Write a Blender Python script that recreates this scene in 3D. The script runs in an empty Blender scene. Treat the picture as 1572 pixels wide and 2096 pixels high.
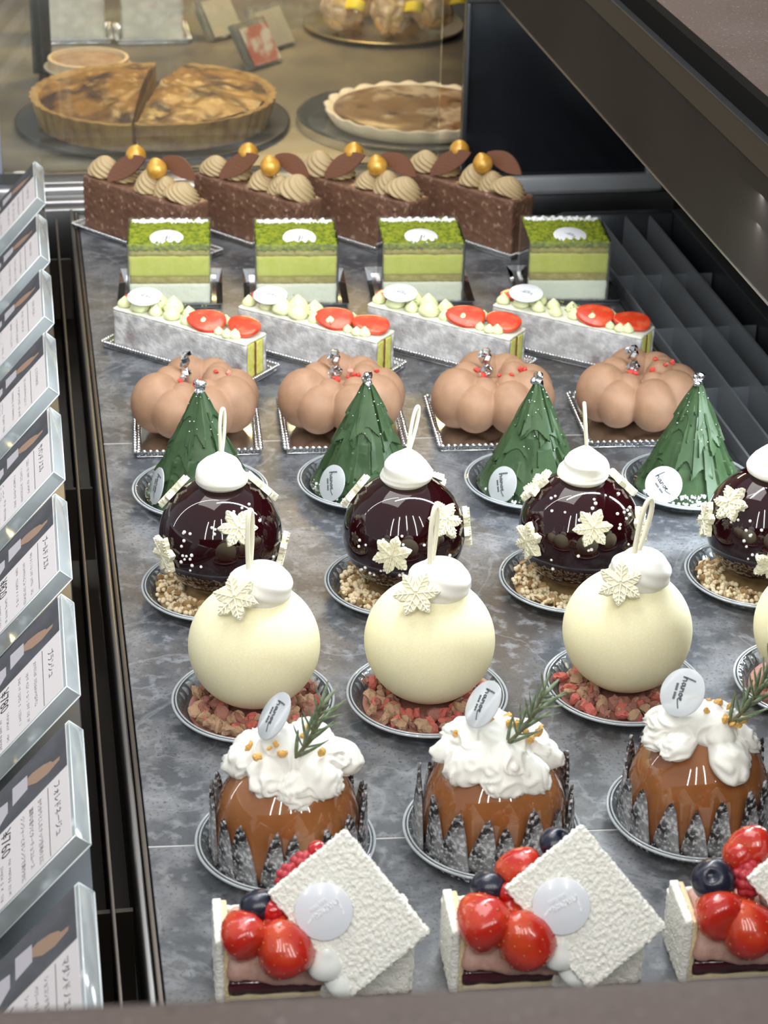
import bpy, bmesh, math, random
import numpy as np
from mathutils import Vector, Matrix, Euler, noise

S = 0.01                      # everything below is written in centimetres
PI = math.pi
scene = bpy.context.scene
COL = scene.collection

# ------------------------------------------------------------------ camera
cam_d = bpy.data.cameras.new('camera'); cam = bpy.data.objects.new('camera', cam_d); COL.objects.link(cam)
R_, U_, F_ = (.98614039, -.16417004, .02398604), (.05391447, .45380999, .88946598), (.15690877, .87584513, -.4563715)
CAM = (-10.1556, -95.0013, 60.6121)
m = Matrix.Identity(4)
for i in range(3):
    m[i][0] = R_[i]; m[i][1] = U_[i]; m[i][2] = -F_[i]; m[i][3] = CAM[i] * S
cam.matrix_world = m
cam_d.sensor_fit = 'HORIZONTAL'; cam_d.sensor_width = 36; cam_d.lens = 36 * 4300 / 1572
cam_d.clip_start = .02; cam_d.clip_end = 50
cam_d.dof.use_dof = True; cam_d.dof.focus_distance = 1.17; cam_d.dof.aperture_fstop = 27
scene.camera = cam

# ------------------------------------------------------------------ light
w = bpy.data.worlds.new('World'); scene.world = w; w.use_nodes = True
bg = w.node_tree.nodes['Background']; bg.inputs['Color'].default_value = (.86, .93, 1, 1); bg.inputs['Strength'].default_value = .44
def area(name, loc, size, energy, col, target=None, shape='RECTANGLE', spread=180):
    l = bpy.data.lights.new(name, 'AREA'); l.shape = shape; l.size, l.size_y = size[0] * S, size[1] * S
    l.energy = energy; l.color = col; l.spread = math.radians(spread)
    o = bpy.data.objects.new(name, l); COL.objects.link(o); o.location = Vector(loc) * S
    d = Vector(target) - Vector(loc)
    o.rotation_euler = d.to_track_quat('-Z', 'Y').to_euler()
    return o
area('ceiling_panel_light', (-20, 60, 200), (160, 120), 21, (1, .97, .93), (10, 25, 0))
area('led_strip_light', (33, 12, 17.2), (.7, 126), 2.9, (.84, .93, 1), (8, 12, 0))
area('led_strip_light', (35.4, 12, 17.2), (.7, 126), 2.9, (.84, .93, 1), (16, 12, 0))
area('led_strip_light', (-46, 30, 50), (.8, 130), .9, (.95, .97, 1), (5, 20, 2))
for tx in (-230, -120, -10, 100, 210):
    area('front_fill_strip', (tx, -300, 235), (7, 300), 29, (1, .97, .92), (tx * .3, -20, 0))  # added front fill behind the camera, split into narrow strips for thin reflections
area('warm_shelf_light', (26, 150, 55), (40, 10), 5, (1, .68, .28), (27, 140, 0))
vs = scene.view_settings
vs.view_transform = 'Standard'; vs.look = 'None'; vs.gamma = 1; vs.use_curve_mapping = False; vs.exposure = .24

# ------------------------------------------------------------------ materials
MATS = {}
def M(name, col, rough=.5, metal=0, noise_=None, bump=None, coat=0, spec=.5, sss=0, alpha=None, sheen=0, emit=None):
    """noise_ = (scale per cm, second colour, low, high[, detail]); bump = (scale per cm, strength, kind)"""
    if name in MATS: return MATS[name]
    mt = bpy.data.materials.new(name); mt.use_nodes = True; nt = mt.node_tree; b = nt.nodes['Principled BSDF']
    b.inputs['Base Color'].default_value = (*col, 1); b.inputs['Roughness'].default_value = rough; b.inputs['Metallic'].default_value = metal
    b.inputs['Specular IOR Level'].default_value = spec; b.inputs['Coat Weight'].default_value = coat; b.inputs['Coat Roughness'].default_value = .04
    if sheen: b.inputs['Sheen Weight'].default_value = sheen
    if sss:
        b.inputs['Subsurface Weight'].default_value = sss; b.inputs['Subsurface Radius'].default_value = (.006, .004, .003); b.inputs['Subsurface Scale'].default_value = 1
    tc = nt.nodes.new('ShaderNodeTexCoord')
    last = None
    for k, nz in enumerate(noise_ if isinstance(noise_, list) else ([noise_] if noise_ else [])):
        n = nt.nodes.new('ShaderNodeTexNoise'); n.inputs['Scale'].default_value = nz[0] * 100; n.inputs['Detail'].default_value = nz[4] if len(nz) > 4 else 4
        nt.links.new(tc.outputs['Object'], n.inputs['Vector'])
        r = nt.nodes.new('ShaderNodeMapRange'); r.inputs['From Min'].default_value = nz[2]; r.inputs['From Max'].default_value = nz[3]
        nt.links.new(n.outputs['Fac'], r.inputs['Value'])
        mx = nt.nodes.new('ShaderNodeMix'); mx.data_type = 'RGBA'
        nt.links.new(r.outputs['Result'], mx.inputs['Factor'])
        if last: nt.links.new(last, mx.inputs['A'])
        else: mx.inputs['A'].default_value = (*col, 1)
        mx.inputs['B'].default_value = (*nz[1], 1)
        last = mx.outputs['Result']
    if last: nt.links.new(last, b.inputs['Base Color'])
    if bump:
        kind = bump[2] if len(bump) > 2 else 'noise'
        n = nt.nodes.new('ShaderNodeTexVoronoi' if kind == 'voronoi' else 'ShaderNodeTexNoise'); n.inputs['Scale'].default_value = bump[0] * 100
        nt.links.new(tc.outputs['Object'], n.inputs['Vector'])
        bp = nt.nodes.new('ShaderNodeBump'); bp.inputs['Strength'].default_value = bump[1]; bp.inputs['Distance'].default_value = .001
        nt.links.new(n.outputs['Distance' if kind == 'voronoi' else 'Fac'], bp.inputs['Height']); nt.links.new(bp.outputs['Normal'], b.inputs['Normal'])
    if emit:
        b.inputs['Emission Color'].default_value = (*emit[0], 1); b.inputs['Emission Strength'].default_value = emit[1]
    MATS[name] = mt
    return mt
def clear(name, tint=(.95, .97, .97), milk=.06, milkcol=(.8, .85, .87), rough=.06, ior=1.45):
    if name in MATS: return MATS[name]
    mt = bpy.data.materials.new(name); mt.use_nodes = True; nt = mt.node_tree; nt.nodes.clear()
    out = nt.nodes.new('ShaderNodeOutputMaterial'); tr = nt.nodes.new('ShaderNodeBsdfTransparent'); tr.inputs['Color'].default_value = (*tint, 1)
    df = nt.nodes.new('ShaderNodeBsdfDiffuse'); df.inputs['Color'].default_value = (*milkcol, 1)
    gl = nt.nodes.new('ShaderNodeBsdfGlossy'); gl.inputs['Roughness'].default_value = rough; gl.inputs['Color'].default_value = (1, 1, 1, 1)
    fr = nt.nodes.new('ShaderNodeFresnel'); fr.inputs['IOR'].default_value = ior
    m1 = nt.nodes.new('ShaderNodeMixShader'); m1.inputs['Fac'].default_value = milk
    nt.links.new(tr.outputs[0], m1.inputs[1]); nt.links.new(df.outputs[0], m1.inputs[2])
    m2 = nt.nodes.new('ShaderNodeMixShader')
    nt.links.new(fr.outputs[0], m2.inputs['Fac']); nt.links.new(m1.outputs[0], m2.inputs[1]); nt.links.new(gl.outputs[0], m2.inputs[2])
    nt.links.new(m2.outputs[0], out.inputs['Surface'])
    MATS[name] = mt
    return mt

STONE = M('grey_stone', (.060, .065, .074), .4, noise_=[(.35, (.165, .17, .18), .43, .62, 12), (.09, (.066, .056, .050), .5, .64, 6), (1.3, (.17, .175, .185), .52, .68, 10), (5, (.04, .042, .048), .54, .72, 5)], bump=(2, .12))
def add_veins(mt):
    nt = mt.node_tree; b = nt.nodes['Principled BSDF']; src = b.inputs['Base Color'].links[0].from_socket
    tc = nt.nodes['Texture Coordinate']
    n = nt.nodes.new('ShaderNodeTexNoise'); n.inputs['Scale'].default_value = 9; n.inputs['Detail'].default_value = 9; n.inputs['Distortion'].default_value = 1.2
    nt.links.new(tc.outputs['Object'], n.inputs['Vector'])
    s = nt.nodes.new('ShaderNodeMath'); s.operation = 'SUBTRACT'; s.inputs[1].default_value = .5; nt.links.new(n.outputs['Fac'], s.inputs[0])
    a = nt.nodes.new('ShaderNodeMath'); a.operation = 'ABSOLUTE'; nt.links.new(s.outputs[0], a.inputs[0])
    r = nt.nodes.new('ShaderNodeMapRange'); r.inputs['From Min'].default_value = 0; r.inputs['From Max'].default_value = .012; r.inputs['To Min'].default_value = .28; r.inputs['To Max'].default_value = 0
    nt.links.new(a.outputs[0], r.inputs['Value'])
    mx = nt.nodes.new('ShaderNodeMix'); mx.data_type = 'RGBA'; nt.links.new(r.outputs[0], mx.inputs['Factor']); nt.links.new(src, mx.inputs['A']); mx.inputs['B'].default_value = (.30, .31, .33, 1)
    nt.links.new(mx.outputs['Result'], b.inputs['Base Color'])
add_veins(STONE)
STEEL = M('brushed_steel', (.42, .42, .43), .32, 1)
DKSTEEL = M('dark_steel', (.10, .11, .12), .32, .7)
BRONZE = M('bronze_steel', (.085, .07, .058), .4, .6)
RAIL = M('dull_rail_steel', (.16, .155, .15), .38, .9)
BLACK = M('black_paint', (.008, .009, .011), .35)
CHAN = M('channel_brown', (.022, .017, .013), .3)
FIN = M('grille_fin', (.26, .28, .30), .35, .3)
SILVER = M('silver_foil', (.72, .73, .74), .16, 1)
FASC = M('dark_polished_fascia', (.022, .018, .0145), .6, spec=.15, noise_=(.06, (.032, .025, .02), .4, .7))
FASC2 = M('fascia_trim_brown', (.052, .040, .029), .5, spec=.2)
GRAN = M('brown_speckled_counter', (.088, .064, .055), .6, spec=.3, noise_=[(.12, (.108, .084, .078), .4, .75, 3), (5, (.2, .165, .15), .62, .74, 2), (4, (.05, .037, .033), .62, .78, 2)])
GLASS = clear('clear_glass', (.93, .95, .93), .03, (.7, .68, .6), .01, 1.5)
PLASTIC = clear('clear_plastic', (.93, .95, .955), .07, (.85, .9, .92), .06, 1.38)
FILM = clear('clear_film', (.985, .99, .985), .05, (.85, .88, .85), .05, 1.25)
ACRYL = clear('clear_acrylic', (.80, .85, .87), .45, (.62, .67, .69), .1, 1.4)
ACEDGE = M('acrylic_edge_glint', (.75, .8, .81), .15, coat=.5)  # whitish tone painting the light that the block edges catch
DISC = M('white_plastic_disc', (.80, .83, .88), .22, coat=.3)
DISCG = clear('frosted_plastic_disc', (.8, .83, .84), .6, (.78, .81, .83), .15, 1.45)
INKW = M('white_raised_lettering', (.98, .98, 1), .25)
INKG = M('grey_lettering', (.10, .11, .12), .5)
INK = M('black_ink', (.03, .03, .032), .6)
INKL = M('grey_ink', (.13, .13, .135), .6)
PAPER = M('card_paper', (.60, .56, .56), .6)
CREAM = M('whipped_cream', (.73, .715, .655), .5, sss=.12, bump=(3, .12))
CHOCW = M('white_chocolate', (.74, .71, .55), .5)
VELV = M('white_velvet_glaze', (.84, .78, .50), .75, noise_=(9, (.88, .83, .60), .45, .75, 2), bump=(28, .25), sss=.1, spec=.25)
MAROON = M('dark_cherry_glaze', (.015, .0018, .0026), .05, coat=.4, spec=.5)
PEARL = M('sugar_pearl', (.85, .82, .8), .2, coat=.6)
GREEN = M('green_pistachio_coat', (.030, .062, .024), .45, spec=.35, noise_=(.8, (.046, .088, .033), .35, .7, 5), bump=(1.2, .3))
SUGAR = M('icing_sugar', (.86, .88, .9), .9, bump=(14, .6))
TAN = M('tan_mousse', (.31, .172, .10), .62, noise_=(1.1, (.375, .212, .125), .35, .7), bump=(22, .12), sss=.05)
REDBIT = M('red_freeze_dried_bit', (.55, .045, .03), .6)
PINKBIT = M('pink_freeze_dried_bit', (.68, .25, .2), .7)
CARAMEL = M('caramel_glaze', (.245, .088, .028), .06, coat=.7, noise_=(.35, (.31, .128, .046), .35, .7, 3))
SHARD = M('powdered_dark_chocolate', (.016, .012, .011), .45, noise_=[(.7, (.27, .27, .275), .44, .58, 8), (5, (.56, .57, .59), .50, .64, 5)], bump=(4, .25))
ROSE = M('rosemary_green', (.15, .205, .105), .6, noise_=(4, (.32, .37, .27), .45, .75))
STEM = M('rosemary_stem', (.17, .16, .08), .7)
NUT = M('golden_nut_crumb', (.62, .33, .07), .5, noise_=(3, (.75, .48, .16), .4, .7))
COCO = M('white_coconut_coat', (.92, .91, .83), .8, bump=(9, .8))
MOUSSE = M('pink_berry_mousse', (.60, .33, .26), .7, noise_=(1.5, (.68, .45, .37), .4, .7), bump=(5, .3))
JELLY = M('dark_berry_jelly', (.06, .006, .012), .2, coat=.5)
SPONGE = M('cream_sponge', (.78, .66, .40), .85, bump=(6, .6))
MERING = M('white_meringue', (.84, .86, .82), .45)
STRAW = M('strawberry_red', (.50, .022, .012), .22, coat=.6, noise_=(.5, (.62, .075, .02), .45, .7))
SEED = M('strawberry_seed', (.50, .20, .05), .5)
STRAWCUT = M('strawberry_cut_red', (.66, .055, .018), .25, coat=.5, noise_=(1.2, (.72, .15, .07), .5, .72, 2))
BLUEB = M('blueberry_skin', (.012, .014, .03), .3, coat=.3)
RASP = M('raspberry_red', (.45, .035, .045), .45)
CURR = M('redcurrant_red', (.50, .012, .012), .06, coat=.8)
PALEG = M('pale_pistachio_cream', (.76, .80, .46), .45)
PIST = M('chopped_pistachio', (.28, .33, .06), .7)
MARB = M('grey_white_sugared_side', (.42, .41, .41), .7, noise_=[(1.1, (.64, .63, .62), .42, .62, 8), (.6, (.27, .23, .23), .52, .70, 7)], bump=(5, .5))
YGREEN = M('yellow_green_sponge', (.62, .60, .09), .8, noise_=(3, (.72, .70, .26), .4, .7), bump=(5, .5))
JAM = M('jam_line', (.22, .06, .02), .4)
MATP = M('matcha_powder', (.26, .30, .012), .95, noise_=(2.2, (.10, .15, .005), .42, .62, 6), bump=(6, 1))
MATM = M('matcha_mousse', (.50, .53, .06), .7, noise_=(1.5, (.56, .58, .11), .4, .7), bump=(4, .25))
MATS2 = M('matcha_sponge', (.33, .27, .05), .9, noise_=(2, (.46, .40, .12), .4, .65), bump=(7, .7))
MATW = M('white_cheese_layer', (.80, .83, .70), .75, bump=(5, .5))
CHOC = M('nutty_milk_chocolate', (.145, .072, .045), .42, noise_=[(.5, (.20, .105, .065), .35, .7, 3), (2.0, (.36, .23, .16), .62, .70, 1)], bump=(3, .4))
MOCHA = M('mocha_cream', (.44, .325, .17), .5)
CHLEAF = M('milk_chocolate_leaf', (.165, .066, .035), .5, bump=(8, .5))
GOLD = M('gold_hazelnut', (.62, .30, .035), .3, .25, noise_=(2, (.72, .42, .08), .35, .7), coat=.3)
PUFF = M('puffed_grain', (.72, .60, .40), .7)
FLAKE = M('toasted_flake', (.33, .20, .085), .7, noise_=(2, (.45, .30, .14), .4, .7))
CRTAN = M('feuilletine_tan', (.40, .25, .15), .75, bump=(5, .6)); CRBR = M('feuilletine_pink_brown', (.30, .13, .095), .7, bump=(5, .6)); CRPK = M('freeze_dried_raspberry', (.52, .13, .10), .75, bump=(6, .7))
DTRAY = M('dark_clear_tray', (.05, .055, .06), .18, coat=.5)
CRUST = M('baked_crust', (.38, .24, .08), .75, noise_=(.6, (.24, .11, .03), .4, .7), bump=(3, .5))
QUICHE = M('quiche_filling', (.30, .145, .03), .4, noise_=[(.3, (.06, .026, .01), .44, .60, 8), (.45, (.50, .30, .08), .56, .68, 7)], bump=(1.2, 1))
SKIN = M('printed_hand', (.30, .19, .13), .6); CUFF = M('printed_cuff', (.42, .40, .43), .6); DARKP = M('printed_dark_photo', (.055, .058, .065), .5, noise_=(.5, (.10, .10, .115), .4, .7))

# ------------------------------------------------------------------ mesh helpers (centimetres)
def mk(name, V, F, smooth=True, sharp=None):
    me = bpy.data.meshes.new(name); me.from_pydata([(x * S, y * S, z * S) for x, y, z in V], [], F)
    if smooth:
        me.polygons.foreach_set('use_smooth', [True] * len(me.polygons))
        if sharp: me.set_sharp_from_angle(angle=math.radians(sharp))
    me.update(); return me
def thing(name, label, cat, loc=(0, 0, 0), rz=0, group=None):
    o = bpy.data.objects.new(name, None); COL.objects.link(o); o.empty_display_size = .01
    o.location = Vector(loc) * S; o.rotation_euler = (0, 0, rz); o['label'] = label; o['category'] = cat
    if group: o['group'] = group
    return o
def part(name, me, mat, parent, loc=(0, 0, 0), rot=(0, 0, 0), sc=None, kind=None, label=None):
    if not me.materials: me.materials.append(mat)
    o = bpy.data.objects.new(name, me); COL.objects.link(o); o.parent = parent
    if me.materials[0] != mat:
        o.material_slots[0].link = 'OBJECT'; o.material_slots[0].material = mat
    o.location = Vector(loc) * S
    if isinstance(rot, Matrix): o.rotation_euler = rot.to_euler()
    else: o.rotation_euler = rot
    if sc is not None: o.scale = (sc,) * 3 if isinstance(sc, (int, float)) else sc
    if kind: o['kind'] = kind
    if label: o['label'] = label
    return o
def solo(name, me, mat, label=None, cat=None, loc=(0, 0, 0), rot=(0, 0, 0), group=None, kind=None):
    o = part(name, me, mat, None, loc, rot)
    if label: o['label'] = label
    if cat: o['category'] = cat
    if group: o['group'] = group
    if kind: o['kind'] = kind
    return o
def lathe(name, prof, n=64, fn=None, smooth=True, sharp=None):
    V, F = [], []; k = len(prof)
    for j in range(n):
        th = 2 * PI * j / n
        for i, (r, z) in enumerate(prof):
            rr, zz = fn(th, i, r, z) if fn else (r, z)
            V.append((rr * math.cos(th), rr * math.sin(th), zz))
    for j in range(n):
        a, b = j * k, ((j + 1) % n) * k
        for i in range(k - 1):
            F.append((a + i, b + i, b + i + 1, a + i + 1))
    F = [tuple(dict.fromkeys(f)) for f in F]
    me = mk(name, V, F, False)
    bm = bmesh.new(); bm.from_mesh(me); bmesh.ops.remove_doubles(bm, verts=bm.verts, dist=1e-7); bmesh.ops.recalc_face_normals(bm, faces=bm.faces); bm.to_mesh(me); bm.free()
    if smooth:
        me.polygons.foreach_set('use_smooth', [True] * len(me.polygons))
        if sharp: me.set_sharp_from_angle(angle=math.radians(sharp))
    return me
def box(name, sx, sy, sz, bev=0, at=(0, 0, 0), seg=2, base=True):
    bm = bmesh.new(); bmesh.ops.create_cube(bm, size=1)
    for v in bm.verts:
        v.co = Vector((v.co.x * sx + at[0], v.co.y * sy + at[1], (v.co.z + (.5 if base else 0)) * sz + at[2])) * S
    if bev: bmesh.ops.bevel(bm, geom=bm.edges[:], offset=bev * S, segments=seg, profile=.5, affect='EDGES')
    me = bpy.data.meshes.new(name); bm.to_mesh(me); bm.free()
    if bev:
        me.polygons.foreach_set('use_smooth', [True] * len(me.polygons)); me.set_sharp_from_angle(angle=math.radians(50))
    return me
def span(name, x0, x1, y0, y1, z0, z1, bev=0):
    return box(name, x1 - x0, y1 - y0, z1 - z0, bev, ((x0 + x1) / 2, (y0 + y1) / 2, z0))
def gridbox(name, sx, sy, sz, step, rad, fn=None, smooth=True, sharp=None):
    """rounded box of small quads, base at z=0; fn(p, n) -> displacement along n"""
    h = (sx / 2, sy / 2, sz / 2); cnt = [max(2, int(round(q / step))) for q in (sx, sy, sz)]
    idx, V, F = {}, [], []
    def vert(p):
        key = tuple(int(round(q * 2000)) for q in p)
        if key not in idx:
            inn = [max(-h[i] + rad, min(h[i] - rad, p[i])) for i in range(3)]
            d = Vector([p[i] - inn[i] for i in range(3)]); n = d.normalized() if d.length > 1e-9 else Vector((0, 0, 1))
            q = Vector(inn) + n * rad
            if fn: q = q + n * fn(q, n)
            idx[key] = len(V); V.append((q.x, q.y, q.z + h[2]))
        return idx[key]
    for ax in range(3):
        u, v = (ax + 1) % 3, (ax + 2) % 3
        for sgn in (-1, 1):
            for i in range(cnt[u]):
                for j in range(cnt[v]):
                    q = []
                    for a, b in ((i, j), (i + 1, j), (i + 1, j + 1), (i, j + 1)):
                        p = [0, 0, 0]; p[ax] = sgn * h[ax]; p[u] = -h[u] + 2 * h[u] * a / cnt[u]; p[v] = -h[v] + 2 * h[v] * b / cnt[v]
                        q.append(vert(p))
                    F.append(tuple(q if sgn > 0 else q[::-1]))
    return mk(name, V, F, smooth, sharp)
_ico = {}
def ico(k):
    if k not in _ico:
        bm = bmesh.new(); bmesh.ops.create_icosphere(bm, subdivisions=k, radius=1)
        _ico[k] = (np.array([v.co[:] for v in bm.verts]), [tuple(v.index for v in f.verts) for f in bm.faces]); bm.free()
    return _ico[k]
def blob(name, k, fn, smooth=True):
    D, F = ico(k); V = [fn(Vector(d)) for d in D]
    return mk(name, [tuple(v) for v in V], F, smooth)
def star(name, k, o, spheres, post=None, smooth=True):
    """union of spheres seen from o, as one star-shaped surface with creases between the lobes"""
    D, F = ico(k); o = np.array(o, float); best = np.zeros(len(D))
    for c, r in spheres:
        q = o - np.array(c, float); b = D @ q; disc = b * b - (q @ q - r * r)
        t = np.where(disc > 0, -b + np.sqrt(np.maximum(disc, 0)), 0); best = np.maximum(best, t)
    P = o + D * best[:, None]
    if post: P = post(P)
    return mk(name, [tuple(p) for p in P], F, smooth)
def sphere(name, r, seg=48, ring=24, fz=1.0):
    prof = [(r * math.sin(PI * i / ring), -r * math.cos(PI * i / ring) * fz) for i in range(ring + 1)]
    return lathe(name, prof, seg)
def tube(name, pts, rad, n=8, closed=False, flat=1.0, ref=None):
    P = [Vector(p) for p in pts]; k = len(P); V, F = [], []
    up = Vector(ref) if ref else Vector((0, 0, 1)); prev = None
    for i, p in enumerate(P):
        if closed: t = (P[(i + 1) % k] - P[i - 1])
        else: t = P[min(i + 1, k - 1)] - P[max(i - 1, 0)]
        t.normalize()
        if prev is None:
            a = t.cross(up)
            if a.length < 1e-3: a = t.cross(Vector((1, 0, 0)))
        else: a = prev - t * prev.dot(t)
        a.normalize(); prev = a; b = t.cross(a)
        r = rad[i] if isinstance(rad, (list, tuple)) else rad
        for j in range(n):
            th = 2 * PI * j / n; q = p + a * (r * math.cos(th)) + b * (r * flat * math.sin(th)); V.append(tuple(q))
    for i in range(k if closed else k - 1):
        a, b = i * n, ((i + 1) % k) * n
        for j in range(n): F.append((a + j, a + (j + 1) % n, b + (j + 1) % n, b + j))
    if not closed: F += [tuple(range(n))[::-1], tuple(range((k - 1) * n, k * n))]
    return mk(name, V, F)
def join(name, items, smooth=True, sharp=None):
    """items: (mesh, matrix in cm) -> one mesh"""
    V, F = [], []
    for me, mx in items:
        o = len(V); V += [tuple(mx @ (v.co / S)) for v in me.vertices]; F += [tuple(o + i for i in p.vertices) for p in me.polygons]
    return mk(name, V, F, smooth, sharp)
def T(x, y, z): return Matrix.Translation((x, y, z))
def frame(n, up=(0, 0, 1)):
    """rotation whose local z is n and local y leans towards up"""
    z = Vector(n).normalized(); x = Vector(up).cross(z)
    if x.length < 1e-4: x = Vector((1, 0, 0))
    x.normalize(); y = z.cross(x); r = Matrix.Identity(3)
    for i in range(3): r[i][0] = x[i]; r[i][1] = y[i]; r[i][2] = z[i]
    return r
def nz(p, s=1.0, seed=0): return noise.noise(Vector((p[0] * s + seed * 7.3, p[1] * s + seed * 3.1, p[2] * s - seed * 5.7)))

# ------------------------------------------------------------------ the room and the display case
def struct(name, me, mat): return solo(name, me, mat, kind='structure')
struct('floor', span('floor', -300, 300, -300, 400, -95, -90), M('shop_floor', (.16, .14, .12), .5, noise_=(.05, (.2, .18, .16), .4, .6)))
struct('wall_back', span('wall_back', -300, 300, 330, 335, -90, 260), M('shop_wall', (.34, .31, .26), .8, noise_=(.02, (.22, .2, .17), .4, .6)))

case = thing('display_case', 'dark refrigerated pastry display case with steel rails and air grille', 'display case')
def cpart(name, x0, x1, y0, y1, z0, z1, mat, bev=0, label=None): return part(name, span(name, x0, x1, y0, y1, z0, z1, bev), mat, case, label=label)
cpart('cabinet', -45, 58, -58, 210, -90, -12, BLACK)
cpart('well_bottom', -14, 47.4, -58, 81, -12, -9, CHAN)
cpart('deck', -6.9, 35.3, -58, 80, -9, -1.5, CHAN)
cpart('ledge', -44, -9.1, -58, 91.1, -12, .25, DKSTEEL, .1)
cpart('edge_rail', -7.1, -6.75, -58, 80.6, -9, .3, RAIL, .1, 'polished steel tray rail')
cpart('edge_rail', -6.68, -6.42, -58, 80.2, -2, .12, BRONZE, .06)
cpart('edge_rail', 35.22, 35.6, -58, 76, -9, .1, DKSTEEL, .06)
cpart('divider_strip', -8.34, -8.16, -58, 80, -9, -.3, BRONZE, .04)
for y in (-13.6, 32, 76): cpart('support_bracket', -9.1, -7.25, y, y + .3, -8, -2.6, BRONZE)
# rear rails
cpart('rear_rail', -14, 47.4, 80.7, 81.6, -9, .25, STEEL, .15)
cpart('rear_rail', -14, 27.4, 83.3, 85.2, -9, .1, STEEL, .2)
cpart('rear_rail', -14, 27.4, 85.8, 87.4, -9, .5, STEEL, .3)
cpart('rear_rail', -14, 27.4, 88.2, 90.9, -9, .2, STEEL, .3)
solo('rear_slab', span('rear_slab', -45, 58, 91.2, 210, -12, 0, .1), M('rear_shelf_stone', (.115, .10, .075), .35, noise_=[(.10, (.18, .155, .105), .4, .68, 5), (.06, (.07, .058, .047), .45, .7, 4)]), 'mottled beige stone slab behind the glass', 'slab')
part('glass_partition', span('glass_partition', -12.6, 27.5, 91.6, 92.1, .01, 30), GLASS, case)
cpart('corner_post', -13.9, -12.7, 91.3, 92.6, .01, 34, M('blue_grey_post', (.30, .33, .40), .4), .1)
# framed black end panel
PF = M('grey_panel_frame', (.46, .49, .52), .45, .2)
ep = cpart('end_panel', 27.7, 46.4, 82.6, 83.2, 0, 9.9, M('black_glass_panel', (.012, .014, .018), .12))
part('end_panel_upper', span('end_panel_upper', 27.7, 46.4, 82.6, 83.2, 9.9, 17.9), MATS['black_glass_panel'], ep)
part('panel_frame', span('panel_frame', 27.7, 46.4, 81.7, 82.6, 0, 1.5, .15), PF, ep)
part('panel_frame', span('panel_frame', 44.9, 46.4, 81.8, 82.6, 1.5, 17.2, .1), PF, ep)
part('panel_frame', span('panel_frame', 27.7, 46.4, 82.0, 82.6, 17.2, 17.9, .1), DKSTEEL, ep)
part('panel_frame', span('panel_frame', 27.7, 28.1, 82.0, 82.6, 1.5, 17.2, .1), DKSTEEL, ep)
# air grille beside the slabs: each fin a piece
gr = cpart('grille_frame', 45.7, 47.2, -58, 76.5, -9, 0, DKSTEEL, .1)
part('grille_frame', span('grille_frame', 35.7, 45.7, 75.6, 76.6, -9, 0, .1), DKSTEEL, gr)
fin = span('fin', -.09, .09, -58, 75.5, -7.4, -.2)
for x in (36.6, 38.9, 41.3, 43.5): part('fin', fin, FIN, gr, (x, 0, 0))
cf = span('cross_fin', 35.7, 45.6, -.08, .08, -7.6, -1.2)
for k in range(11): part('cross_fin', cf, FIN, gr, (0, 63.6 - 11.6 * k, 0))
# fascia and counter on the right, near ledge
FX = 29.9
ct = thing('service_counter', 'brown speckled stone counter with dark polished fascia above the right pastries', 'counter', (FX, 60, 18))
def kpart(name, x0, x1, y0, y1, z0, z1, mat, bev=0): return part(name, span(name, x0 - FX, x1 - FX, y0 - 60, y1 - 60, z0 - 18, z1 - 18, bev), mat, ct)
kpart('fascia', FX, FX + .4, -58, 200, 18.15, 26.4, FASC)
kpart('edge_strip', FX - .06, FX + .4, -58, 200, 18.0, 18.15, STEEL)
kpart('fascia_trim', FX - .12, FX, -58, 200, 24.75, 26.4, FASC2)
kpart('edge_strip', FX - .16, FX + .4, -58, 200, 26.4, 26.52, DKSTEEL)
kpart('gasket', FX + .3, FX + 1.0, -58, 200, 26.52, 28.0, M('matte_black_gasket', (.006, .006, .006), .9, spec=.1))
kpart('countertop', FX + 1.0, 110, -58, 200, 26.6, 28.05, GRAN, .05)
kpart('counter_base', 60, 110, -58, 200, -90, 26.6, BLACK)
kpart('lamp_housing', 31.5, 37, -52, 76, 17.5, 18.6, BLACK, .1)
fl = thing('front_ledge', 'blurred brown stone ledge crossing the bottom of the view', 'counter', (0, -66.5, 26.3))
lm = span('ledge_top', -70, 70, -7, 7, 0, 4, .5); part('ledge_top', lm, GRAN, fl, (0, 0, 0), (0, 0, math.radians(-4)))
part('ledge_support', span('ledge_support', -70, 70, -5, 2.5, -116, 0), BLACK, fl, (0, 0, 0), (0, 0, math.radians(-4)))

# stone slabs, joints slightly skewed as they lie
def slab(c, y_off, label):
    V = []
    for z in (-1.5, 0):
        for x, y in c: V.append((x, y - y_off, z))
    me = mk('stone_slab', V, [(3, 2, 1, 0), (4, 5, 6, 7)] + [(i, (i + 1) % 4, (i + 1) % 4 + 4, i + 4) for i in range(4)], False)
    bm = bmesh.new(); bm.from_mesh(me); bmesh.ops.bevel(bm, geom=bm.edges[:], offset=.0004, segments=1, affect='EDGES'); bm.to_mesh(me); bm.free()
    solo('stone_slab', me, STONE, label, 'slab', (0, y_off, 0), group='grey stone display slabs')
def joint(x, y0): return y0 - .07 * (x + 6)
xl, xr = -6.35, 35.15
slab([(xl, joint(xl, 33.4) + .07), (xr, joint(xr, 33.4) + .07), (xr, 75.4), (xl, 79.9)], 56, 'grey stone slab under the chocolate, matcha and strawberry bar cakes')
slab([(xl, joint(xl, -12.1) + .07), (xr, joint(xr, -12.1) + .07), (xr, joint(xr, 33.4) - .07), (xl, joint(xl, 33.4) - .07)], 10, 'grey stone slab under the trees and the cherry and white balls')
slab([(xl, -57), (xr, -57), (xr, joint(xr, -12.1) - .07), (xl, joint(xl, -12.1) - .07)], -35, 'grey stone slab under the caramel domes nearest the viewer')

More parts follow.
